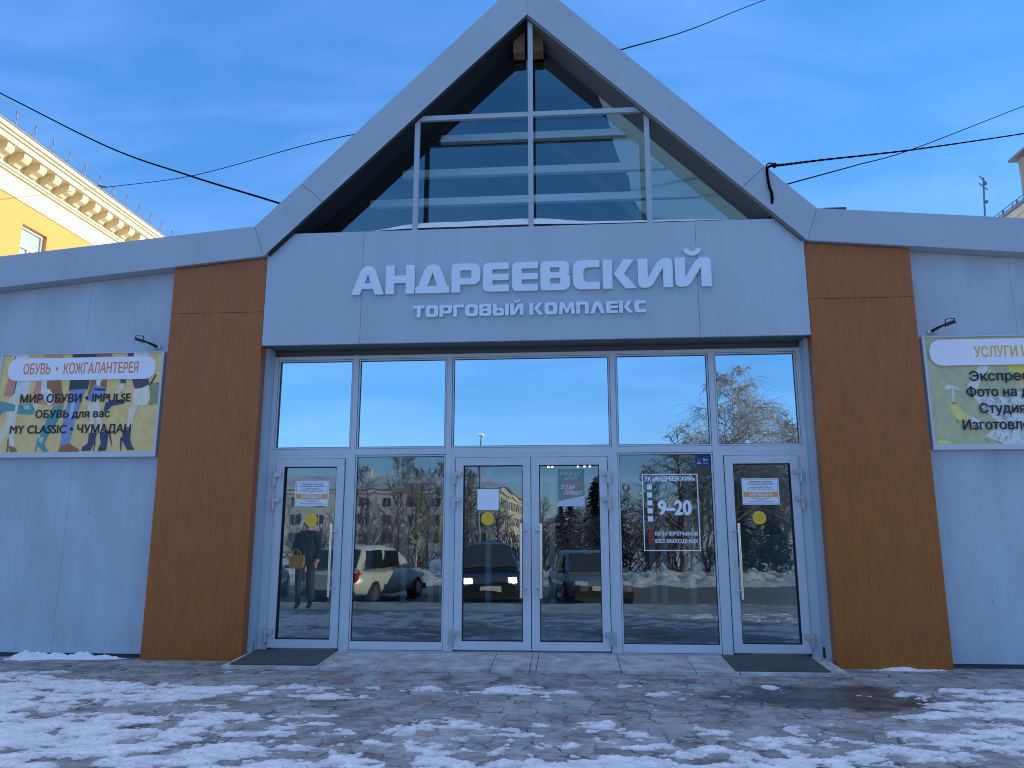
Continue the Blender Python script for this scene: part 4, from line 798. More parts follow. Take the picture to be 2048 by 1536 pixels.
for a, c, lb in ((-3.26, -2.30, 'dark grey rubber mat on the step before the leftmost door'), (2.16, 3.12, 'dark grey rubber mat on the step before the rightmost door')):
    mb = MB(); ya_, yb_ = -0.47, FF - 0.05
    vs = [(a, ya_, Z0 + 0.036), (c, ya_, Z0 + 0.036), (c, yb_, -0.004), (a, yb_, -0.004)]
    mb.add([(x, y, z + 0.008) for x, y, z in vs] + vs, [[0, 1, 2, 3], [0, 4, 5, 1], [1, 5, 6, 2], [2, 6, 7, 3], [3, 7, 4, 0]]); tag(mb.build('door_mat', MATM, None, ((a + c) / 2, -0.1, -0.05)), lb, 'mat', 'rubber mats on the step')
for x, lb in ((-3.30, 'small black door stop post at the left reveal'), (3.28, 'small black door stop post at the right reveal')):
    mb = MB(); mb.tube([(x, 0.24, -0.06), (x, 0.24, 0.10)], 0.014, 8); mb.box(x - 0.02, x + 0.02, 0.22, 0.26, -0.065, -0.03); tag(mb.build('door_stop', BLACK, None, (x, 0.24, -0.06)), lb, 'door stop', 'door stops by the reveals')

# ------------------------------------------------------------------ trodden snow (height field, only where it rises above the paving)
def vnoise(x, y, seed):
    rng = np.random.RandomState(seed); T = rng.rand(256, 256)
    xi = np.floor(x).astype(int); yi = np.floor(y).astype(int); fx = x - xi; fy = y - yi
    fx = fx * fx * (3 - 2 * fx); fy = fy * fy * (3 - 2 * fy)
    g = lambda i, j: T[i & 255, j & 255]
    return (g(xi, yi) * (1 - fx) + g(xi + 1, yi) * fx) * (1 - fy) + (g(xi, yi + 1) * (1 - fx) + g(xi + 1, yi + 1) * fx) * fy
def fbm(x, y, sc, oc, seed, gain=0.55):
    v = 0; a = 1; tot = 0
    for o in range(oc):
        v = v + a * vnoise(x * sc + 13.7 * o, y * sc + 7.1 * o, seed + o); tot += a; a *= gain; sc *= 2.03
    return v / tot - 0.5
def grid_snow(x0, x1, y0, y1, step, hf, zbase, name, label, m, cull=True):
    nx, ny = int((x1 - x0) / step) + 1, int((y1 - y0) / step) + 1
    X, Y = np.meshgrid(np.linspace(x0, x1, nx), np.linspace(y0, y1, ny))
    H = hf(X, Y)
    idx = np.arange(nx * ny).reshape(ny, nx)
    q = np.stack([idx[:-1, :-1], idx[:-1, 1:], idx[1:, 1:], idx[1:, :-1]], -1).reshape(-1, 4)
    if cull: q = q[(H.ravel()[q] > 0).any(1)]
    used = np.unique(q); rem = np.full(nx * ny, -1); rem[used] = np.arange(len(used)); q = rem[q]
    V = np.stack([X.ravel(), Y.ravel(), H.ravel() + zbase], -1)[used]
    me = bpy.data.meshes.new(name); me.vertices.add(len(V)); me.vertices.foreach_set('co', V.astype(np.float32).ravel())
    me.loops.add(q.size); me.loops.foreach_set('vertex_index', q.astype(np.int32).ravel())
    me.polygons.add(len(q)); me.polygons.foreach_set('loop_start', np.arange(0, q.size, 4, dtype=np.int32)); me.polygons.foreach_set('loop_total', np.full(len(q), 4, np.int32))
    me.polygons.foreach_set('use_smooth', np.ones(len(q), bool)); me.update(calc_edges=True); me.validate()
    me.materials.append(m); o = bpy.data.objects.new(name, me); COL.objects.link(o)
    return tag(o, label, 'snow', kind='stuff')
rs = np.random.RandomState(4)
BL = [ # (x, y, radius x, radius y, amount): where snow lies (+) and where feet have cleared it (-)
 (-4.6, -2.0, 1.7, 0.75, .55), (-6.0, -1.0, 1.2, 0.35, .35), (-3.2, -1.62, 1.0, 0.22, .45), (-2.4, -3.0, 1.5, .55, .40), (-3.6, -4.0, 1.6, 0.8, .55), (-1.0, -4.0, 1.7, .55, .40), (0.9, -3.95, 1.4, .40, .36),
 (0.1, -1.52, 1.35, .12, .62), (-1.7, -1.95, .55, .16, .45), (2.0, -1.65, .45, .12, .5), (-0.3, -2.85, .6, .2, .35), (4.3, -2.0, 1.1, .55, .62), (3.5, -2.95, 1.3, .45, .52), (2.3, -3.6, .9, .35, .35), (3.9, -1.25, .7, .15, .45), (5.8, -1.5, 1.3, .6, .5), (3.0, -4.6, 2.2, .6, .3), (-6.2, -3.0, 1.6, 1.2, .55), (5.8, -3.2, 1.4, 1.0, .4),
 (0.5, -2.35, 2.0, .32, -.42), (-2.7, -1.15, 1.6, .30, -.40), (2.4, -1.9, .95, .40, -.55), (2.0, -2.9, .9, .3, -.2), (0, -0.75, 3.2, .35, -.7), (-4.5, -0.45, 1.6, .3, -.55), (4.4, -0.45, 1.6, .35, -.6), (-1.9, -2.35, .8, .2, -.25), (1.9, -4.1, .5, .35, -.3), (3.0, -3.6, .8, .2, -.3)]
def cells(X, Y, sc, seed):
    """jittered-cell value per point: paving blocks lift the snow off unevenly"""
    rng = np.random.RandomState(seed); J = rng.rand(128, 128, 3); x, y = X * sc, Y * sc
    xi, yi = np.floor(x).astype(int), np.floor(y).astype(int); best = np.full(X.shape, 9.); val = np.zeros(X.shape)
    for i in (-1, 0, 1):
        for j in (-1, 0, 1):
            a, c = (xi + i) & 127, (yi + j) & 127
            dx = xi + i + 0.2 + 0.6 * J[a, c, 0] - x; dy = yi + j + 0.2 + 0.6 * J[a, c, 1] - y
            d = dx * dx + dy * dy; k_ = d < best; best = np.where(k_, d, best); val = np.where(k_, J[a, c, 2], val)
    return val, np.sqrt(best)
def snow_h(X, Y):
    m = np.full(X.shape, -0.145)
    wx = X + 0.22 * fbm(X, Y, 2.2, 3, 50); wy = Y + 0.16 * fbm(X, Y, 2.6, 3, 60)
    for bx, by, rx, ry, a in BL: m += (0.50 if a > 0 else 0.75) * a * np.exp(-((wx - bx) / rx) ** 2 - ((wy - by) / ry) ** 2)
    m += 0.55 * fbm(X, Y * 1.6, 1.7, 5, 11) + 1.2 * fbm(X * 0.85, Y * 1.35, 5.0, 7, 21, 0.72)
    cv, cd = cells(X + 0.05 * fbm(X, Y, 9, 2, 70), Y + 0.05 * fbm(X, Y, 9, 2, 71), 4.4, 5)
    m += 0.26 * (cv - 0.5) - 0.30 * (0.42 - cd).clip(0, 1)
    h = np.where(m > 0, 0.020 * np.tanh(m * 4.5) + 0.008 * m, 0.10 * m)
    h += np.where(m > 0, 1, 0) * np.clip(m * 6, 0, 1) * (0.016 * fbm(X, Y, 11, 5, 31, 0.65) + 0.006 * fbm(X, Y, 45, 2, 41))
    return np.where(m > 0, np.maximum(h, 0.0005), h.clip(-0.05, -0.001))
SNOWG = mat('trodden_snow', (0.92, 0.90, 0.90), 0.6, col2=(0.66, 0.64, 0.64), vscale=7, bump=0.006, bscale=55)
t = SNOWG.node_tree; bs = t.nodes['Principled BSDF']; lk = bs.inputs['Base Color'].links[0].from_socket
tc = N(t, 'ShaderNodeTexCoord'); n = N(t, 'ShaderNodeTexNoise'); n.inputs['Scale'].default_value = 26; n.inputs['Detail'].default_value = 5; n.inputs['Roughness'].default_value = 0.7; t.links.new(tc.outputs['Object'], n.inputs[0])
rp = N(t, 'ShaderNodeMapRange'); rp.inputs[1].default_value = 0.57; rp.inputs[2].default_value = 0.66; rp.inputs[4].default_value = 0.85; t.links.new(n.outputs[0], rp.inputs[0])
mxd = N(t, 'ShaderNodeMixRGB'); mxd.inputs[2].default_value = (0.24, 0.22, 0.20, 1); t.links.new(rp.outputs[0], mxd.inputs[0]); t.links.new(lk, mxd.inputs[1])
# thin trodden ice is greyer than the thicker snow
ge = N(t, 'ShaderNodeNewGeometry'); sz = N(t, 'ShaderNodeSeparateXYZ'); t.links.new(ge.outputs['Position'], sz.inputs[0])
tk = N(t, 'ShaderNodeMapRange'); tk.inputs[1].default_value = Z0 + 0.0; tk.inputs[2].default_value = Z0 + 0.015; tk.inputs[3].default_value = 0.75; tk.inputs[4].default_value = 0.0; t.links.new(sz.outputs[2], tk.inputs[0])
mxi = N(t, 'ShaderNodeMixRGB'); mxi.inputs[2].default_value = (0.44, 0.44, 0.45, 1); t.links.new(tk.outputs[0], mxi.inputs[0]); t.links.new(mxd.outputs[0], mxi.inputs[1]); t.links.new(mxi.outputs[0], bs.inputs['Base Color'])
grid_snow(-7.2, 7.2, -5.2, -0.55, 0.014, snow_h, Z0, 'trodden_snow', 'trodden patches of snow and ice on the paving', SNOWG)
def far_snow(X, Y):
    m = -0.13 + 0.5 * fbm(X, Y, 0.8, 5, 81) + 0.2 * fbm(X, Y, 5, 3, 91)
    return np.where(m > 0, 0.02 * np.tanh(m * 6), 0.1 * m.clip(-1, -0.01))
grid_snow(-12, 12, -7.4, -5.2, 0.06, far_snow, Z0, 'trodden_snow', 'trodden snow on the paving behind the viewpoint', SNOWG)
def heap(x0, x1, y0, y1, hmax, seed, label, step=0.018):
    def hf(X, Y):
        u = (X - x0) / (x1 - x0); v = (Y - y0) / (y1 - y0)
        e_ = np.clip(4 * u * (1 - u), 0, 1) ** 0.5 * np.clip(1.25 * v, 0, 1) ** 0.8
        return hmax * (e_ * (0.50 + 2.4 * fbm(X, Y, 4.5, 5, seed, 0.65)) - 0.30) + 0.02 * fbm(X, Y, 28, 3, seed + 9) * e_
    grid_snow(x0, x1, y0, y1, step, hf, Z0, 'snow_heap', label, SNOW)
def drift(X, Y):
    g = 0
    for gx, gy, wx, wy, h in ((-5.93, -0.02, .17, .10, .15), (-5.66, 0.05, .14, .07, .09), (-5.27, 0.03, .26, .06, .085), (-6.75, 0.06, .3, .06, .07), (-4.95, 0.06, .2, .04, .05)): g = g + h * np.exp(-((X - gx) / wx) ** 2 - ((Y - gy) / wy) ** 2)
    return np.minimum(g, 0.10) * (0.75 + 1.5 * fbm(X, Y, 7, 4, 151, 0.6)) + 0.03 * fbm(X, Y, 16, 4, 161, 0.6) * (g > 0.015) - 0.014
grid_snow(-7.4, -4.6, -0.25, 0.165, 0.012, drift, Z0, 'snow_heap', 'ragged drift of fresh snow along the foot of the left wing wall', SNOW)
heap(3.36, 4.5, -0.14, 0.0, 0.035, 121, 'thin ridge of snow along the foot of the right pillar')
# snow on the ledge below the gable glass
def ledge_h(X, Y):
    e_ = np.exp(-((X + 0.75) / 1.15) ** 4) * 0.125 + 0.060 * np.exp(-((X - 1.2) / 1.3) ** 4)
    return (e_ + 0.03 * fbm(X, Y, 2.2, 3, 140)) * np.clip((Y - 0.0) / 0.05, 0.0, 1) ** 0.45 - 0.004
grid_snow(-2.4, 2.75, 0.002, 0.345, 0.02, ledge_h, 5.12, 'ledge_snow', 'snow lying on the ledge under the gable glass', SNOW)

# ------------------------------------------------------------------ overhead cables
CABLE = mat('black_cable', (0.003, 0.004, 0.008), 0.9, spec=0.0)
def bez(pts, n=24):
    """smooth curve through points (Catmull-Rom)"""
    P = [Vector(p) for p in pts]; P = [P[0] * 2 - P[1]] + P + [P[-1] * 2 - P[-2]]; r = []
    for i in range(1, len(P) - 2):
        for k in range(n):
            t = k / n; a, b_, c, d = P[i - 1:i + 3]
            r.append(0.5 * ((2 * b_) + (c - a) * t + (2 * a - 5 * b_ + 4 * c - d) * t * t + (3 * b_ - a - 3 * c + d) * t ** 3))
    return r + [P[-2]]
def cable(name, pts, r, label):
    mb = MB(); mb.tube(bez(pts), r, 6); return tag(mb.build(name, CABLE, None, pts[0]), label, 'cable', 'overhead cables')

cable('overhead_cable', [(-2.571, 0.45, 5.30), (-3.135, 0.39, 5.63), (-5.538, 2.0, 7.002), (-8.421, 4.0, 8.744), (-12.89, 6.5, 11.638), (-17.106, 8.5, 14.266)], 0.014, 'black cable sagging from the gable foot up to the left picture edge')
cable('overhead_cable', [(-13.86, 12.17, 11.98), (-9.668, 9.5, 10.873), (-5.51, 6.5, 9.944), (-3.496, 4.5, 9.077), (-1.77, 2.5, 8.141)], 0.009, 'thin cable from the yellow house cornice to the gable')
cable('overhead_cable', [(0.861, 1.5, 8.39), (1.45, 2.5, 9.244), (3.384, 7.0, 12.768), (6.485, 12.0, 17.191), (11.988, 17.0, 22.294)], 0.012, 'thin cable leaving the right gable slope toward the top of the picture')
cable('overhead_cable', [(3.01, 0.6, 5.742), (3.692, 1.5, 6.286), (5.556, 4.0, 7.755), (8.471, 8.0, 10.106), (13.449, 12.0, 13.349), (18.474, 16.0, 16.575)], 0.011, 'thin cable crossing the thick bundle above the right wing')
ce = empty('cable_bundle', (2.995, -0.12, 5.758), 'thick twisted cable bundle clamped to the right gable slope with a drop lead', 'cable', 'overhead cables')
core = bez([(2.995, -0.12, 5.758), (3.25, 0.25, 5.95), (4.357, 2.0, 6.88), (6.568, 4.5, 8.251), (8.948, 7.0, 9.673), (11.516, 9.0, 10.905), (15.417, 12.0, 12.792)], 40)
mb = MB()
for ph in (0, math.pi):
    mb.tube([p + Vector((0.006 * math.cos(i * 0.55 + ph), 0.004 * math.sin(i * 0.55 + ph), 0.009 * math.sin(i * 0.55 + ph))) for i, p in enumerate(core)], 0.012, 6)
mb.build('strands', CABLE, ce)
mb = MB(); mb.tube([core[3], core[8], core[14]], [0.02, 0.034, 0.022], 8); mb.build('clamp', CABLE, ce)
mb = MB(); mb.tube(bez([(3.019, -0.12, 5.764), (2.951, -0.10, 5.75), (2.935, -0.085, 5.691), (2.948, -0.085, 5.513), (2.972, -0.082, 5.368), (2.965, 0.02, 5.137)], 10), 0.016, 7)
mb.tube(bez([(3.0, -0.115, 5.78), (2.96, -0.10, 5.80), (2.925, -0.09, 5.74), (2.955, -0.085, 5.52), (2.985, -0.082, 5.37), (2.98, 0.02, 5.137)], 10), 0.008, 6); mb.build('drop_lead', CABLE, ce)


# ------------------------------------------------------------------ yellow house on the left
YW = mat('yellow_render', (0.74, 0.40, 0.115), 0.85, var=0.06, vscale=1.5); CRM = mat('cream_stucco', (0.82, 0.74, 0.50), 0.8, var=0.05, vscale=2); WWH = mat('white_window_frame', (0.78, 0.78, 0.76), 0.4); WGL = glass_mat('house_glass', 0.10, (0.85, 0.9, 0.88), 0.001); RAIL = mat('galvanised_rail', (0.20, 0.24, 0.30), 0.5, 0.2); ROOFM = mat('sheet_roof', (0.25, 0.24, 0.24), 0.5)
def yd(y): return 0.016 * (y - 8)
CURT = mat('pale_curtain', (0.9, 0.9, 0.84), 0.9, var=0.06, vscale=3, stretch=(1, 6, 1))
h1 = empty('yellow_house', (-14.6, 10, Z0), 'yellow rendered house with cream bracketed cornice behind the left wing', 'house')
YA, YB = -2.0, 27.0
wl = MB()
# wall with one opening per window (opening list in y)
WYS = [3.6, 6.75, 9.9, 13.05, 16.2, 19.35, 22.5]; WW_, WZ0, WZ1 = 1.02, 7.95, 9.86
segs = [YA] + [q for y in WYS for q in (y, y + WW_)] + [YB]
for i in range(0, len(segs), 2): wl.box(-15.0, -14.6, segs[i], segs[i + 1], Z0, 10.42)
for y in WYS:
    wl.box(-15.0, -14.6, y, y + WW_, WZ1, 10.42); wl.box(-15.0, -14.6, y, y + WW_, 6.2, WZ0)
    wl.box(-15.0, -14.6, y, y + WW_, Z0, 4.2)
wl.box(-26.0, -15.0, YA, YA + 0.4, Z0, 10.42); wl.box(-26, -15, YB - 0.4, YB, Z0, 10.42); wl.box(-26.0, -25.6, YA + 0.4, YB - 0.4, Z0, 10.42)
wl.build('wall', YW, h1)
for y in WYS:
    for (a, c) in ((WZ0, WZ1), (4.2, 6.2)):
        f = MB(); xa = -14.78
        f.box(xa, xa + 0.07, y, y + 0.07, a, c); f.box(xa, xa + 0.07, y + WW_ - 0.07, y + WW_, a, c); f.box(xa, xa + 0.07, y + 0.07, y + WW_ - 0.07, a, a + 0.07); f.box(xa, xa + 0.07, y + 0.07, y + WW_ - 0.07, c - 0.07, c)
        f.box(xa + 0.002, xa + 0.068, y + 0.07, y + WW_ - 0.07, c - 0.62, c - 0.55); f.box(xa + 0.003, xa + 0.067, y + 0.44, y + 0.51, a + 0.07, c - 0.62)
        o = f.build('window', WWH, h1)
        g = MB(); g.box(xa + 0.03, xa + 0.036, y + 0.07, y + WW_ - 0.07, a + 0.07, c - 0.07); g.build('pane', WGL, o)
        g = MB(); g.box(xa + 0.012, xa + 0.018, y + 0.07, y + WW_ - 0.07, a + 0.07, c - 0.07); g.build('curtain', CURT, o)
fz = MB(); fz.box(-14.99, -14.57, YA, YB, 10.421, 11.0); fz.build('frieze', CRM, h1)
ml = MB(); ml.box(-14.98, -14.50, YA, YB, 11.001, 11.06); ml.box(-14.98, -14.46, YA, YB, 11.061, 11.12); ml.build('moulding', CRM, h1)
uw = MB(); uw.box(-14.98, -14.585, YA, YB, 11.121, 11.50); uw.build('cornice_back', CRM, h1)
cn_ = MB(); cn_.box(-15.0, -14.05, YA, YB, 11.501, 11.66); cn_.box(-15.0, -13.99, YA, YB, 11.661, 11.74); cn_.box(-15.0, -13.93, YA, YB, 11.741, 11.86); cn_.box(-15.0, -13.90, YA, YB, 11.861, 11.89, 1); cn_.build('cornice', [CRM, ROOFM], h1)
y = YA + 0.3
while y < YB:
    m_ = MB(); p = [(-14.58, 11.16), (-14.42, 11.16), (-14.36, 11.22), (-14.20, 11.27), (-14.12, 11.36), (-14.12, 11.50), (-14.58, 11.50)]
    n = len(p); v = [(x_, y, z_) for x_, z_ in p] + [(x_, y + 0.27, z_) for x_, z_ in p]
    m_.add(v, [list(range(n)), list(range(2 * n - 1, n - 1, -1))] + [[(i + 1) % n, i, n + i, n + (i + 1) % n] for i in range(n)]); m_.build('modillion', CRM, h1); y += 0.632
rf = MB(); rf.add([(-14.0, YA, 11.891), (-14.0, YB, 11.891), (-20, YB, 13.4), (-20, YA, 13.4), (-26, YB, 11.89), (-26, YA, 11.89)], [[3, 2, 1, 0], [5, 4, 2, 3], [0, 5, 3], [1, 2, 4]]); rf.build('roof', ROOFM, h1)
rl_ = MB(); y = YA + 0.35; Xr = -14.35
while y < 18.2:
    rl_.tube([(Xr, y, 11.9), (Xr, y, 12.68)], 0.012, 5); rl_.tube([(Xr - 0.25, y, 12.0), (Xr, y, 12.66)], 0.009, 4); y += 0.752
for z in (12.67, 12.32): rl_.tube([(Xr, YA + 0.35, z), (Xr, y - 0.752, z)], 0.011, 5)
rl_.build('roof_railing', RAIL, h1)
ins = MB(); ins.tube([(-13.95, 12.17, 11.89), (-13.95, 12.17, 12.02)], 0.02, 6); ins.tube([(-14.05, 12.1, 12.02), (-13.85, 12.25, 12.02)], 0.022, 6); ins.build('cable_insulator', BLACK, h1)

# ------------------------------------------------------------------ house and antenna on the right
RB = mat('beige_render', (0.44, 0.36, 0.27), 0.85, var=0.08)

h2 = empty('beige_house', (16, 12, Z0), 'beige house with roof railing and raised stair block at the right picture edge', 'house')
mb = MB(); mb.box(16.0, 30, 11, 24, Z0, 11.9); mb.build('wall', RB, h2)
mb = MB(); mb.box(15.9, 30.1, 10.9, 24.1, 11.901, 12.15); mb.box(15.8, 30.2, 10.8, 24.2, 12.151, 12.38); mb.build('cornice', CRM, h2)
mb = MB(); mb.box(15.72, 30.3, 10.7, 24.3, 12.381, 12.45); mb.build('roof', ROOFM, h2)
mb = MB(); mb.box(17.5, 24, 12, 19.4, 12.451, 15.35); mb.build('stair_block', RB, h2)
mb = MB(); mb.box(17.25, 24.2, 11.8, 19.6, 15.351, 15.45); mb.build('stair_block_roof', ROOFM, h2)
mb = MB(); y = 11.3
while y < 23: mb.tube([(16.2, y, 12.45), (16.2, y, 12.98)], 0.03, 6); mb.tube([(16.2, y + 0.28, 12.45), (16.2, y + 0.28, 12.94)], 0.018, 5); y += 0.9
for z in (12.70, 12.84, 12.97): mb.tube([(16.2, 11.3, z), (16.2, 22.9, z)], 0.016, 6)
mb.build('roof_railing', RAIL, h2)
for y in (12.5, 16, 19.5):
    for z in (2, 5.5, 9):
        f = MB(); f.box(15.95, 15.999, y, y + 1.2, z, z + 1.8); o = f.build('window', WWH, h2)
        g = MB(); g.box(15.935, 15.948, y + 0.08, y + 1.12, z + 0.08, z + 1.72); g.build('pane', WGL, o)
an = empty('television_antenna', (10.11, 8.5, 4.7), 'thin grey antenna mast with two crossbars standing on the right wing roof', 'antenna')
mb = MB(); mb.tube([(10.06, 8.5, 4.6), (10.10, 8.5, 8.64), (10.17, 8.5, 9.56)], 0.02, 6); mb.box(10.15, 10.22, 8.47, 8.53, 9.38, 9.44); mb.box(10.13, 10.2, 8.47, 8.53, 8.93, 8.98); mb.build('mast', RAIL, an)
for a, c in (((9.978, 8.3, 9.508), (10.328, 8.7, 9.535)), ((9.958, 8.3, 9.327), (10.345, 8.7, 9.345))):
    mb = MB(); mb.tube([a, c], 0.014, 5); mb.build('crossbar', RAIL, an)



# ------------------------------------------------------------------ across the road (seen in the glass)
BARK = mat('grey_brown_bark', (0.22, 0.16, 0.11), 0.9, col2=(0.12, 0.09, 0.065), vscale=6); TWIG = mat('grey_brown_twigs', (0.25, 0.205, 0.18), 0.9, col2=(0.15, 0.125, 0.11), vscale=2)
FROST = mat('frosted_birch_twigs', (0.42, 0.37, 0.36), 0.9, col2=(0.26, 0.22, 0.21), vscale=2)
BIRCH = mat('birch_bark', (0.62, 0.58, 0.50), 0.8, col2=(0.10, 0.09, 0.08), vscale=3, stretch=(1, 1, 2.5)); NEEDLE = mat('spruce_needles', (0.03, 0.055, 0.03), 0.8, col2=(0.015, 0.03, 0.02), vscale=4)
def bare_tree(seed, H, spread, droop, nl, nt_, trunk_r):
    """trunk + limbs, and the twigs that make the crown"""
    rg = random.Random(seed); T = MB(); C = MB()
    tp = []; x = y = 0
    for i in range(9):
        t = i / 8; x += rg.uniform(-.09, .09) * H * 0.06; y += rg.uniform(-.09, .09) * H * 0.06; tp.append(Vector((x, y, t * H * 0.97)))
    T.tube(tp, [trunk_r * (1 - 0.93 * (i / 8) ** 0.8) for i in range(9)], 7)
    for l in range(nl):
        t = 0.22 + 0.75 * (l + rg.random()) / nl; k = t * 8; i = int(min(k, 7)); p0 = tp[i].lerp(tp[i + 1], k - i)
        az = rg.uniform(0, 6.283); Ln = H * spread * (1.05 - t) * rg.uniform(0.7, 1.15) + 0.4; el = rg.uniform(0.5, 1.0)
        d = Vector((math.cos(az) * math.cos(el), math.sin(az) * math.cos(el), math.sin(el))); pts = [p0]
        for s in range(5):
            pts.append(pts[-1] + d * Ln / 5); d = (d + Vector((rg.uniform(-.2, .2), rg.uniform(-.2, .2), -droop * 0.22))).normalized()
        r0 = trunk_r * (1 - 0.9 * t) * 0.5 + 0.008
        T.tube(pts, [r0 * (1 - 0.8 * s / 5) for s in range(6)], 5)
        for q in range(nt_):
            u = rg.uniform(0.2, 1) * 5; i = int(min(u, 4)); p = pts[i].lerp(pts[i + 1], u - i)
            d2 = ((pts[i + 1] - pts[i]).normalized() * 0.6 + Vector((rg.gauss(0, .6), rg.gauss(0, .6), rg.gauss(0.15, .4)))).normalized()
            L2 = Ln * rg.uniform(0.22, 0.5); tw = [p]
            for s in range(3):
                tw.append(tw[-1] + d2 * L2 / 3); d2 = (d2 + Vector((rg.uniform(-.15, .15), rg.uniform(-.15, .15), -droop * 0.45))).normalized()
            C.tube(tw, [0.013, 0.011, 0.009, 0.006], 3, 0, False, False)
            for g in range(4):
                p3 = tw[1 + g % 3]; d3 = (d2 + Vector((rg.gauss(0, .6), rg.gauss(0, .6), rg.gauss(-droop * .3, .35)))).normalized(); L3 = L2 * rg.uniform(.35, .8)
                m3 = p3 + d3 * L3 * 0.5; e3 = m3 + (d3 + Vector((0, 0, -droop * 0.8))).normalized() * L3 * 0.6
                C.tube([p3, m3, e3], [0.008, 0.007, 0.004], 3, 0, False, False)
    return T, C
def place_tree(protos, i, x, y, rz, sc, label, group):
    pr_ = protos[i]
    if not pr_.get('used'): o = pr_['o']; pr_['used'] = True
    else: o = copy_tree(pr_['o'])
    o.location = (x, y, ROADZ + 0.0); o.rotation_euler.z = rz; o.scale = (sc, sc, sc); tag(o, label, 'tree', group)
def proto_tree(name, T, C, bm, tm):
    e = empty(name, (0, 0, 0)); T.build('trunk', bm, e); C.build('crown', tm, e); return {'o': e}
P = [proto_tree('birch_tree', *bare_tree(11, 10.9, .52, .75, 58, 24, .17), BIRCH, FROST), proto_tree('bare_tree', *bare_tree(21, 7.5, .42, .15, 22, 11, .13), BARK, TWIG), proto_tree('bare_tree', *bare_tree(31, 6.6, .30, -.1, 20, 11, .10), BIRCH, TWIG), proto_tree('bare_tree', *bare_tree(41, 8.5, .40, .35, 24, 11, .16), BARK, TWIG)]
place_tree(P, 0, 9.0, -31, 0.4, 1.0, 'tall weeping birch beyond the road, reflected at the right upper pane', 'bare trees across the road')
rgt = random.Random(77)
SPOTS = [(3, 5.4, -27.0, 0.86), (0, 12.6, -36, .82), (3, 7.2, -24.5, .9), (1, 10.6, -26, 1.0), (1, 13.8, -28.5, 1.05), (2, -7.7, -29, .92), (2, -6.4, -31, .9), (2, -8.9, -31.5, .95), (2, -5.2, -33.5, .85), (2, -7.0, -27.2, .8), (2, -10.5, -30, .85), (1, -4.2, -38, .62), (3, -18.5, -38, .75), (1, 2.9, -34, .6), (1, -1.6, -44, .62), (3, 0.8, -46, .55), (2, 5.0, -38, .9), (3, 16.5, -33, 1.0), (1, -21, -31, .8), (1, 8.8, -42, .9), (3, 11.5, -22.8, .8), (2, 3.8, -41, .8), (1, 19, -27, 1.0), (1, -7.2, -46, .9), (1, -3.0, -56, .7), (1, 2.2, -58, .8), (3, 6.6, -52, .9), (1, 10.5, -50, 1.0), (3, 15, -48, 1.0), (2, 1.2, -41, .7), (2, 13, -31, .9), (2, 6.3, -30, .8), (2, -5.9, -36, .9), (2, -8.4, -38, .95)]
for k, (i, x, y, sc) in enumerate(SPOTS):
    place_tree(P, i, x, y, rgt.uniform(0, 6.28), sc, ['bare tree in the park across the road', 'leafless brown tree in the park row', 'slender pale stemmed tree in the park row', 'spreading leafless tree across the road'][i] + ', seen only as a reflection', 'bare trees across the road')
def spruce(seed, H):
    rg = random.Random(seed); T = MB(); C = MB(); T.tube([(0, 0, 0), (0, 0, H)], [.13, .02], 6)
    z = .8
    while z < H:
        Lb = (H - z) * .30 + .15
        for k in range(9):
            az = rg.uniform(0, 6.283); L_ = Lb * rg.uniform(.7, 1.1); d = Vector((math.cos(az), math.sin(az), 0)); sd_ = Vector((-d.y, d.x, 0))
            for j in range(7):
                u = (j + rg.random()) / 7; c = Vector((0, 0, z)) + d * L_ * u + Vector((0, 0, -.35 * L_ * u * u + rg.uniform(-.05, .05))); w_ = .16 * (1.1 - u) + .05
                a = rg.uniform(-.7, .7); s2 = (sd_ * math.cos(a) + Vector((0, 0, -1)) * math.sin(a)) * w_
                C.add([c - s2, c + d * .22 + Vector((0, 0, -.05)), c + s2, c - d * .1], [[0, 1, 2, 3]])
        z += .22
    return T, C
PS = [proto_tree('spruce_tree', *spruce(5, 5.6), BARK, NEEDLE)]
for k, (x, y, sc) in enumerate([(1.9, -36, .98), (2.7, -33, .8), (0.2, -47, .85), (8.2, -27.5, .8), (10.2, -30, .9), (-0.6, -52, .8), (12.2, -26.5, .75)]):
    place_tree(PS, 0, x, y, k * 1.1, sc, 'dark green spruce in the park across the road, seen only as a reflection', 'spruces across the road')
def shrub(seed):
    rg = random.Random(seed); T = MB(); C = MB()
    for l in range(26):
        az = rg.uniform(0, 6.283); el = rg.uniform(.5, 1.35); p0 = Vector((rg.uniform(-.3, .3), rg.uniform(-.3, .3), 0)); d = Vector((math.cos(az) * math.cos(el), math.sin(az) * math.cos(el), math.sin(el))); Ln = rg.uniform(1.2, 2.6)
        p1 = p0 + d * Ln * .5; p2 = p1 + (d + Vector((rg.uniform(-.2, .2), rg.uniform(-.2, .2), .1))).normalized() * Ln * .5
        T.tube([p0, p1, p2], [.02, .013, .006], 4)
        for q in range(12):
            u = rg.uniform(.25, 1) * 2; a = p0.lerp(p1, u) if u < 1 else p1.lerp(p2, u - 1); dd = (d + Vector((rg.gauss(0, .6), rg.gauss(0, .6), rg.gauss(.2, .4)))).normalized(); L2 = rg.uniform(.3, .8)
            C.tube([a, a + dd * L2 * .5, a + dd * L2 * .5 + (dd + Vector((rg.gauss(0, .3), rg.gauss(0, .3), .1))).normalized() * L2 * .5], [.011, .009, .005], 3, 0, False, False)
    return T, C
PB = [proto_tree('bare_shrub', *shrub(s_), BARK, TWIG) for s_ in (61, 62)]
rgt = random.Random(99)
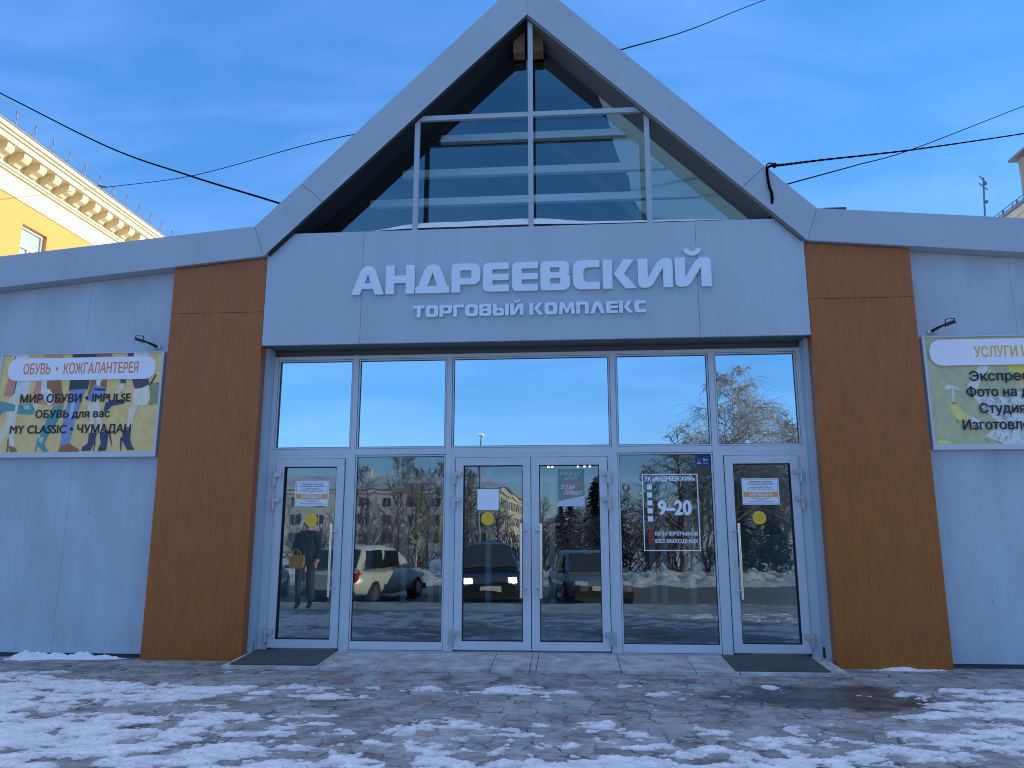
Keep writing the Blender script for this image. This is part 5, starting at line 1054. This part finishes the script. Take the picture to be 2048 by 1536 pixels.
for k in range(34):
    place_tree(PB, k % 2, -26 + 1.45 * k + rgt.uniform(-.5, .5), -29.5 - rgt.uniform(0, 5.5), rgt.uniform(0, 6.28), rgt.uniform(.8, 1.5), 'leafless brown shrub behind the snow bank, seen only as a reflection', 'shrubs across the road')
# snow bank beside the road
def bank(X, Y):
    e_ = np.clip((Y + 27.5) / 3.0, 0, 1) * np.clip((-20.6 - Y) / 2.0, 0, 1)
    return e_ * (0.34 + 0.95 * fbm(X, Y, .7, 6, 201, 0.62) + 0.5 * fbm(X, Y, 3.5, 4, 210)) - 0.02
grid_snow(-34, 34, -28, -20.6, 0.14, bank, ROADZ + 0.02, 'snow_bank', 'ploughed snow bank on the far side of the road', mat('dirty_snow', (0.72, 0.71, 0.70), 0.8, col2=(0.34, 0.32, 0.30), vscale=2.5, bump=0.03, bscale=9))
# far houses
HB = mat('old_plaster', (0.64, 0.56, 0.46), 0.9, var=0.1, vscale=.6); HC = mat('pale_yellow_plaster', (0.66, 0.56, 0.38), 0.9, var=0.06, vscale=.6); RSN = mat('snowy_roof', (0.72, 0.72, 0.74), 0.8, col2=(0.36, 0.36, 0.38), vscale=.25); WD = mat('dark_window', (0.05, 0.055, 0.06), 0.25)
def far_house(x0, x1, y0, y1, h, rh, wallm, label, floors):
    e = empty('plastered_house', ((x0 + x1) / 2, (y0 + y1) / 2, ROADZ), label, 'house')
    m = MB(); m.box(x0, x1, y0, y1, ROADZ, h); m.build('wall', wallm, e)
    m = MB(); o_ = .5; xm = 3.0
    m.add([(x0 - o_, y0 - o_, h + .001), (x1 + o_, y0 - o_, h + .001), (x1 + o_, y1 + o_, h + .001), (x0 - o_, y1 + o_, h + .001), (x0 + xm, (y0 + y1) / 2, h + rh), (x1 - xm, (y0 + y1) / 2, h + rh)], [[3, 2, 1, 0], [0, 1, 5, 4], [2, 3, 4, 5], [1, 2, 5], [3, 0, 4]]); m.build('roof', RSN, e)
    m = MB(); m.box(x0 - .25, x1 + .25, y1 + .001, y1 + .25, h - .45, h - .02); m.box(x1 + .001, x1 + .25, y0, y1 - .001, h - .45, h - .02); m.build('cornice', wallm, e)
    fh = (h - ROADZ - 1.2) / floors
    for f in range(floors):
        z = ROADZ + 1.2 + f * fh
        x = x0 + 1.6
        while x < x1 - 2:
            m = MB(); m.box(x, x + 1.2, y1 + .001, y1 + .06, z, z + fh * .55); m.box(x + .57, x + .63, y1 + .061, y1 + .075, z, z + fh * .55, 1); m.build('window', [WD, WWH], e); x += 3.0
        y = y1 - 2.6
        while y > y0 + 1.5:
            m = MB(); m.box(x1 + .001, x1 + .06, y, y + 1.2, z, z + fh * .55); m.build('window', WD, e); y -= 3.2
    for x in (x0 + 6, (x0 + x1) / 2 + 3):
        m = MB(); m.box(x, x + .8, (y0 + y1) / 2 + 1.2, (y0 + y1) / 2 + 2.0, h + rh * .4, h + rh + .7); m.build('chimney', HB, e)
    return e
far_house(-52, -8.6, -101, -87, 7.4, 2.2, HB, 'old plastered house with snowy hip roof, corner at the double door reflection', 3)
far_house(-30, -9.6, -150, -108, 8.2, 2.4, HC, 'sunlit pale yellow house behind the old plastered house', 3)
far_house(-2.5, 14, -84, -74, 3.0, 1.6, HB, 'low plastered house with a snowy roof behind the spruces', 1)
far_house(22, 60, -96, -82, 8.5, 2.4, HC, 'long pale yellow house far behind the birch', 3)
# parked and passing cars
TYRE = mat('tyre', (0.015, 0.015, 0.016), 0.8); RIM = mat('alloy_rim', (0.35, 0.35, 0.36), 0.3, .8); CGL = mat('car_glass', (0.012, 0.016, 0.02), 0.05); HL = mat('headlight_on', (1.0, 0.94, 0.80), .2, emit=7); HLO = mat('headlight_off', (0.6, 0.62, 0.64), .15); TL = mat('tail_light', (0.45, 0.02, 0.015), .2); PLATE = mat('number_plate', (0.6, 0.6, 0.58), .5); BUMP = mat('black_plastic', (0.02, 0.02, 0.022), .6)
def car(x, y, rz, paint, label, L=4.5, W=1.82, H=1.62, hood=1.0, tail=.35, lights=False):
    """nose toward local +x; wheels touch z = 0"""
    e = empty('parked_car', (x, y, ROADZ), label, 'car', 'cars on the road', rz)
    org = ORG[e.name]; ORG[e.name] = Vector((0, 0, 0))
    hl = L / 2; belt = H * .58
    def loft(secs, m_, name):
        mb = MB(); n = 16; vs = []
        for (cx_, hw, z0, z1, p) in secs:
            for k in range(n):
                a = 2 * math.pi * k / n; c, s = math.cos(a), math.sin(a)
                vs.append((cx_, hw * abs(c) ** p * (1 if c >= 0 else -1), (z0 + z1) / 2 + (z1 - z0) / 2 * abs(s) ** p * (1 if s >= 0 else -1)))
        fs = [[i * n + k, i * n + (k + 1) % n, (i + 1) * n + (k + 1) % n, (i + 1) * n + k] for i in range(len(secs) - 1) for k in range(n)]
        mb.add(vs, fs, 0, True); mb.add(vs, [list(range(n))[::-1], [(len(secs) - 1) * n + k for k in range(n)]]); return mb.build(name, m_, e)
    w = W / 2; z0 = .24
    loft([(-hl, w * .78, .42, belt * .90, .45), (-hl + .12, w * .93, .30, belt * .98, .4), (-hl + .6, w, z0, belt + .02, .38), (0, w, z0, belt, .38), (hl - hood - .1, w, z0, belt - .01, .38), (hl - .55, w * .97, z0, belt * .90, .42), (hl - .15, w * .88, .28, belt * .80, .45), (hl, w * .72, .36, belt * .68, .5)], paint, 'body')
    def gx(t): return -hl + tail * .5 + t
    xr, xf = -hl + .22, hl - hood
    secs = [(xr, w * .86, belt - .06, belt + .02, .5), (xr + tail, w * .80, belt - .06, H - .10, .5), (xr + tail + .35, w * .80, belt - .06, H - .01, .5), ((xr + xf) / 2, w * .80, belt - .06, H, .5), (xf - .85, w * .79, belt - .06, H - .06, .5), (xf, w * .86, belt - .06, belt + .03, .5)]
    loft(secs, paint, 'cabin')
    gl = MB()
    for s in (-1, 1):
        for (a, c) in ((xr + tail + .02, (xr + xf) / 2 - .30), ((xr + xf) / 2 - .24, xf - .95)):
            ta = min(a + .12, c); v = [(a - .02, s * (w * .868), belt + .05), (c, s * (w * .868), belt + .05), (c - .02, s * (w * .80), H - .16), (ta, s * (w * .80), H - .16)]
            gl.add(v + [(p[0], p[1] - s * .05, p[2]) for p in v], [[0, 1, 2, 3] if s < 0 else [3, 2, 1, 0], [4, 7, 6, 5] if s < 0 else [5, 6, 7, 4], [0, 3, 7, 4], [1, 5, 6, 2], [3, 2, 6, 7], [0, 4, 5, 1]])
    gl.build('side_window', CGL, e)
    def screen(xa, za, xb, zb, nm):
        m = MB(); v = [(xa, -w * .76, za), (xa, w * .76, za), (xb, w * .66, zb), (xb, -w * .66, zb)]; d = .04 if xa > 0 else -.04
        m.add(v + [(p[0] - d, p[1], p[2] - .02) for p in v], [[0, 1, 2, 3], [7, 6, 5, 4], [0, 4, 5, 1], [1, 5, 6, 2], [2, 6, 7, 3], [3, 7, 4, 0]]); m.build(nm, CGL, e)
    screen(xf + .03, belt + .05, xf - .80, H - .08, 'windscreen'); screen(xr - .05, belt + .06, xr + tail - .04, H - .14, 'rear_window')
    for sx in (-hl + .85, hl - .88):
        for s in (-1, 1):
            m = MB(); yo = s * (w - .09); m.tube([(sx, yo - s * .11, .33), (sx, yo + s * .10, .33)], .33, 20); o = m.build('wheel', TYRE, e)
            m = MB(); m.tube([(sx, yo + s * .05, .33), (sx, yo + s * .108, .33)], .20, 14); m.build('rim', RIM, o)
    for s in (-1, 1):
        m = MB(); m.box(hl - .30, hl - .03, s * w * .64 - (.10 if lights else .17), s * w * .64 + (.10 if lights else .17), belt * .68, belt * .80); m.build('headlight', HL if lights else HLO, e)
        m = MB(); m.box(-hl + .005, -hl + .22, s * w * .72 - .16, s * w * .72 + .16, belt * .72, belt * .95); m.build('tail_light', TL, e)
        m = MB(); m.box(xf - .42, xf - .28, s * (w + .02) - .09, s * (w + .02) + .09, belt - .02, belt + .12); m.build('mirror', paint, e)
    for d in (-1, 1):
        m = MB(); m.box(d * hl - .05, d * hl + .05, -w * .86, w * .86, .28, .44); m.build('bumper', BUMP, e)
        m = MB(); m.box(min(d * (hl + .051), d * (hl + .07)), max(d * (hl + .051), d * (hl + .07)), -.26, .26, .46, .57); m.build('number_plate', PLATE, e)
    ORG[e.name] = org; return e
def pnt(n, c): return mat(n, c, .3, .1, .5, var=.05, coat=.5)
car(-5.5, -13.1, R(-76), pnt('pearl_paint', (.62, .58, .50)), 'pearl white crossover seen from behind in the left fixed pane', 4.4, 1.85, 1.62)
car(-1.95, -12.6, R(82), pnt('navy_paint', (.02, .025, .04)), 'dark blue people carrier with lit headlights, reflected in the double door', 4.4, 1.80, 1.68, .85, .25, True)
car(0.85, -13.2, R(80), pnt('silver_paint', (.16, .17, .18)), 'grey saloon reflected in the right leaf of the double door', 4.5, 1.78, 1.48, 1.1, .7)
car(-9.2, -13.4, R(-100), pnt('blue_paint', (.03, .06, .12)), 'dark blue hatchback at the left end of the row of cars', 4.2, 1.76, 1.50, .9, .5)
# lamp post, road sign
lp_ = empty('street_lamp', (-3.6, -24, ROADZ), 'grey street lamp with a short arm across the road', 'street lamp')
m = MB(); m.tube([(-3.6, -24, ROADZ), (-3.6, -24, 5.2)], [.07, .045], 8); m.tube([(-3.6, -24, 5.15), (-3.5, -23.6, 5.5), (-3.4, -23.0, 5.6)], .03, 6); m.build('pole', RAIL, lp_)
m = MB(); m.box(-3.5, -3.28, -23.0, -22.4, 5.56, 5.66); m.build('lamp_head', WWH, lp_)
# ------------------------------------------------------------------ pedestrian by the left door (outside the frame, seen in the glass)
pe = empty('person', (-4.87, -5.75, Z0), 'person in dark jacket and grey trousers with a yellow bag, reflected in leftmost door', 'person')
def skin(name, verts, edges, radii, m, parent, sub=2):
    me = bpy.data.meshes.new(name); me.from_pydata(verts, edges, []); o = bpy.data.objects.new(name + '_tmp', me); COL.objects.link(o)
    md = o.modifiers.new('s', 'SKIN'); me.skin_vertices.data if False else None
    if not me.skin_vertices: 
        bpy.context.view_layer.objects.active = o
    for i, r in enumerate(radii): me.skin_vertices[0].data[i].radius = r if isinstance(r, tuple) else (r, r)
    me.skin_vertices[0].data[0].use_root = True
    sb = o.modifiers.new('u', 'SUBSURF'); sb.levels = sub
    bpy.context.view_layer.update(); r = bpy.data.meshes.new_from_object(o.evaluated_get(bpy.context.evaluated_depsgraph_get()))
    bpy.data.objects.remove(o); r.materials.clear(); r.materials.append(m); r.name = name
    r.polygons.foreach_set('use_smooth', [True] * len(r.polygons)); return r
# figure faces the entrance (+y); origin at the feet
V = [(0, 0, .98), (0, .01, 1.15), (0, 0, 1.34), (0, 0, 1.47), (0, .01, 1.56), (0, .03, 1.66), (0, .02, 1.76),
     (.19, 0, 1.44), (.25, -.02, 1.18), (.25, .08, .95), (.25, .10, .88), (-.19, 0, 1.44), (-.25, -.02, 1.18), (-.24, .06, .95), (-.24, .09, .88),
     (.10, 0, .92), (.11, .03, .52), (.11, -.02, .10), (.11, .12, .05), (-.10, 0, .92), (-.11, .05, .52), (-.11, .03, .10), (-.11, .17, .05)]
E_ = [(0, 1), (1, 2), (2, 3), (3, 4), (4, 5), (5, 6), (3, 7), (7, 8), (8, 9), (9, 10), (3, 11), (11, 12), (12, 13), (13, 14), (0, 15), (15, 16), (16, 17), (17, 18), (0, 19), (19, 20), (20, 21), (21, 22)]
RD = [(.17, .13), (.175, .13), (.19, .13), (.12, .10), .055, (.075, .09), (.07, .085), .08, .062, .045, .035, .08, .062, .045, .035, .10, .075, .05, .04, .10, .075, .05, .04]
TRS = mat('grey_trousers', (0.028, 0.036, 0.045), .85); JKT = mat('dark_jacket', (0.007, 0.008, 0.013), .8); SKN = mat('skin', (0.50, 0.30, 0.21), .6); HAIR = mat('dark_hair', (0.015, 0.012, 0.01), .7)
bmesh_ = skin('body', V, E_, RD, TRS, pe)
for m_ in (JKT, SKN, HAIR): bmesh_.materials.append(m_)
for p in bmesh_.polygons:
    c = p.center; hand = abs(c.x) > .2 and c.z < .97
    p.material_index = 3 if (c.z > 1.72 or (c.z > 1.6 and c.y < 0)) else 2 if (c.z > 1.53 or hand) else 1 if (c.z > .86) else 0
bmesh_.transform(Matrix.Translation((-4.87, -5.75, Z0))); link('body', bmesh_, pe)
m = MB()
for s in (-1, 1):
    for k in range(4): m.tube([(s * .245, .075 + k * .022, .90), (s * .248, .085 + k * .022, .85), (s * .243, .08 + k * .02, .81 - .008 * (k in (0, 3)))], [.010, .009, .007], 6)
    m.tube([(s * .225, .10, .92), (s * .20, .125, .89), (s * .20, .13, .86)], [.011, .010, .008], 6)
m.v = [(a - 4.87, c - 5.75, d + Z0) for a, c, d in m.v]; m.build('fingers', SKN, pe)
m = MB()
for s in (-1, 1): m.tube([(s * .03 , .112, 1.685), (s * .03, .122, 1.685)], .010, 8, 1); m.tube([(s * .088, .02, 1.66), (s * .10, .02, 1.66)], .025, 8)
m.tube([(0, .10, 1.69), (0, .135, 1.655)], [.008, .014], 8); m.tube([(-.025, .112, 1.625), (0, .118, 1.622), (.025, .112, 1.625)], .006, 6)
m.v = [(a - 4.87, c - 5.75, d + Z0) for a, c, d in m.v]; m.build('face', [SKN, HAIR], pe)
bg_ = empty('shoulder_bag', (-5.02, -5.50, Z0 + .78), 'yellow bag held by the person in the dark jacket', 'bag')
YB_ = mat('yellow_bag', (.36, .20, .01), .6); m = MB(); m.prism(round_poly([(-5.14, .70, .03), (-4.88, .70, .03), (-4.86, .97, .04), (-5.16, .97, .04)]), -5.66, -5.53); m.build('bag_body', YB_, bg_)
m = MB(); m.tube(bez([(-5.12, -5.60, .95), (-5.10, -5.64, 1.05), (-5.02, -5.66, 1.08), (-4.92, -5.60, .95)], 8), .012, 6); m.build('bag_strap', YB_, bg_)
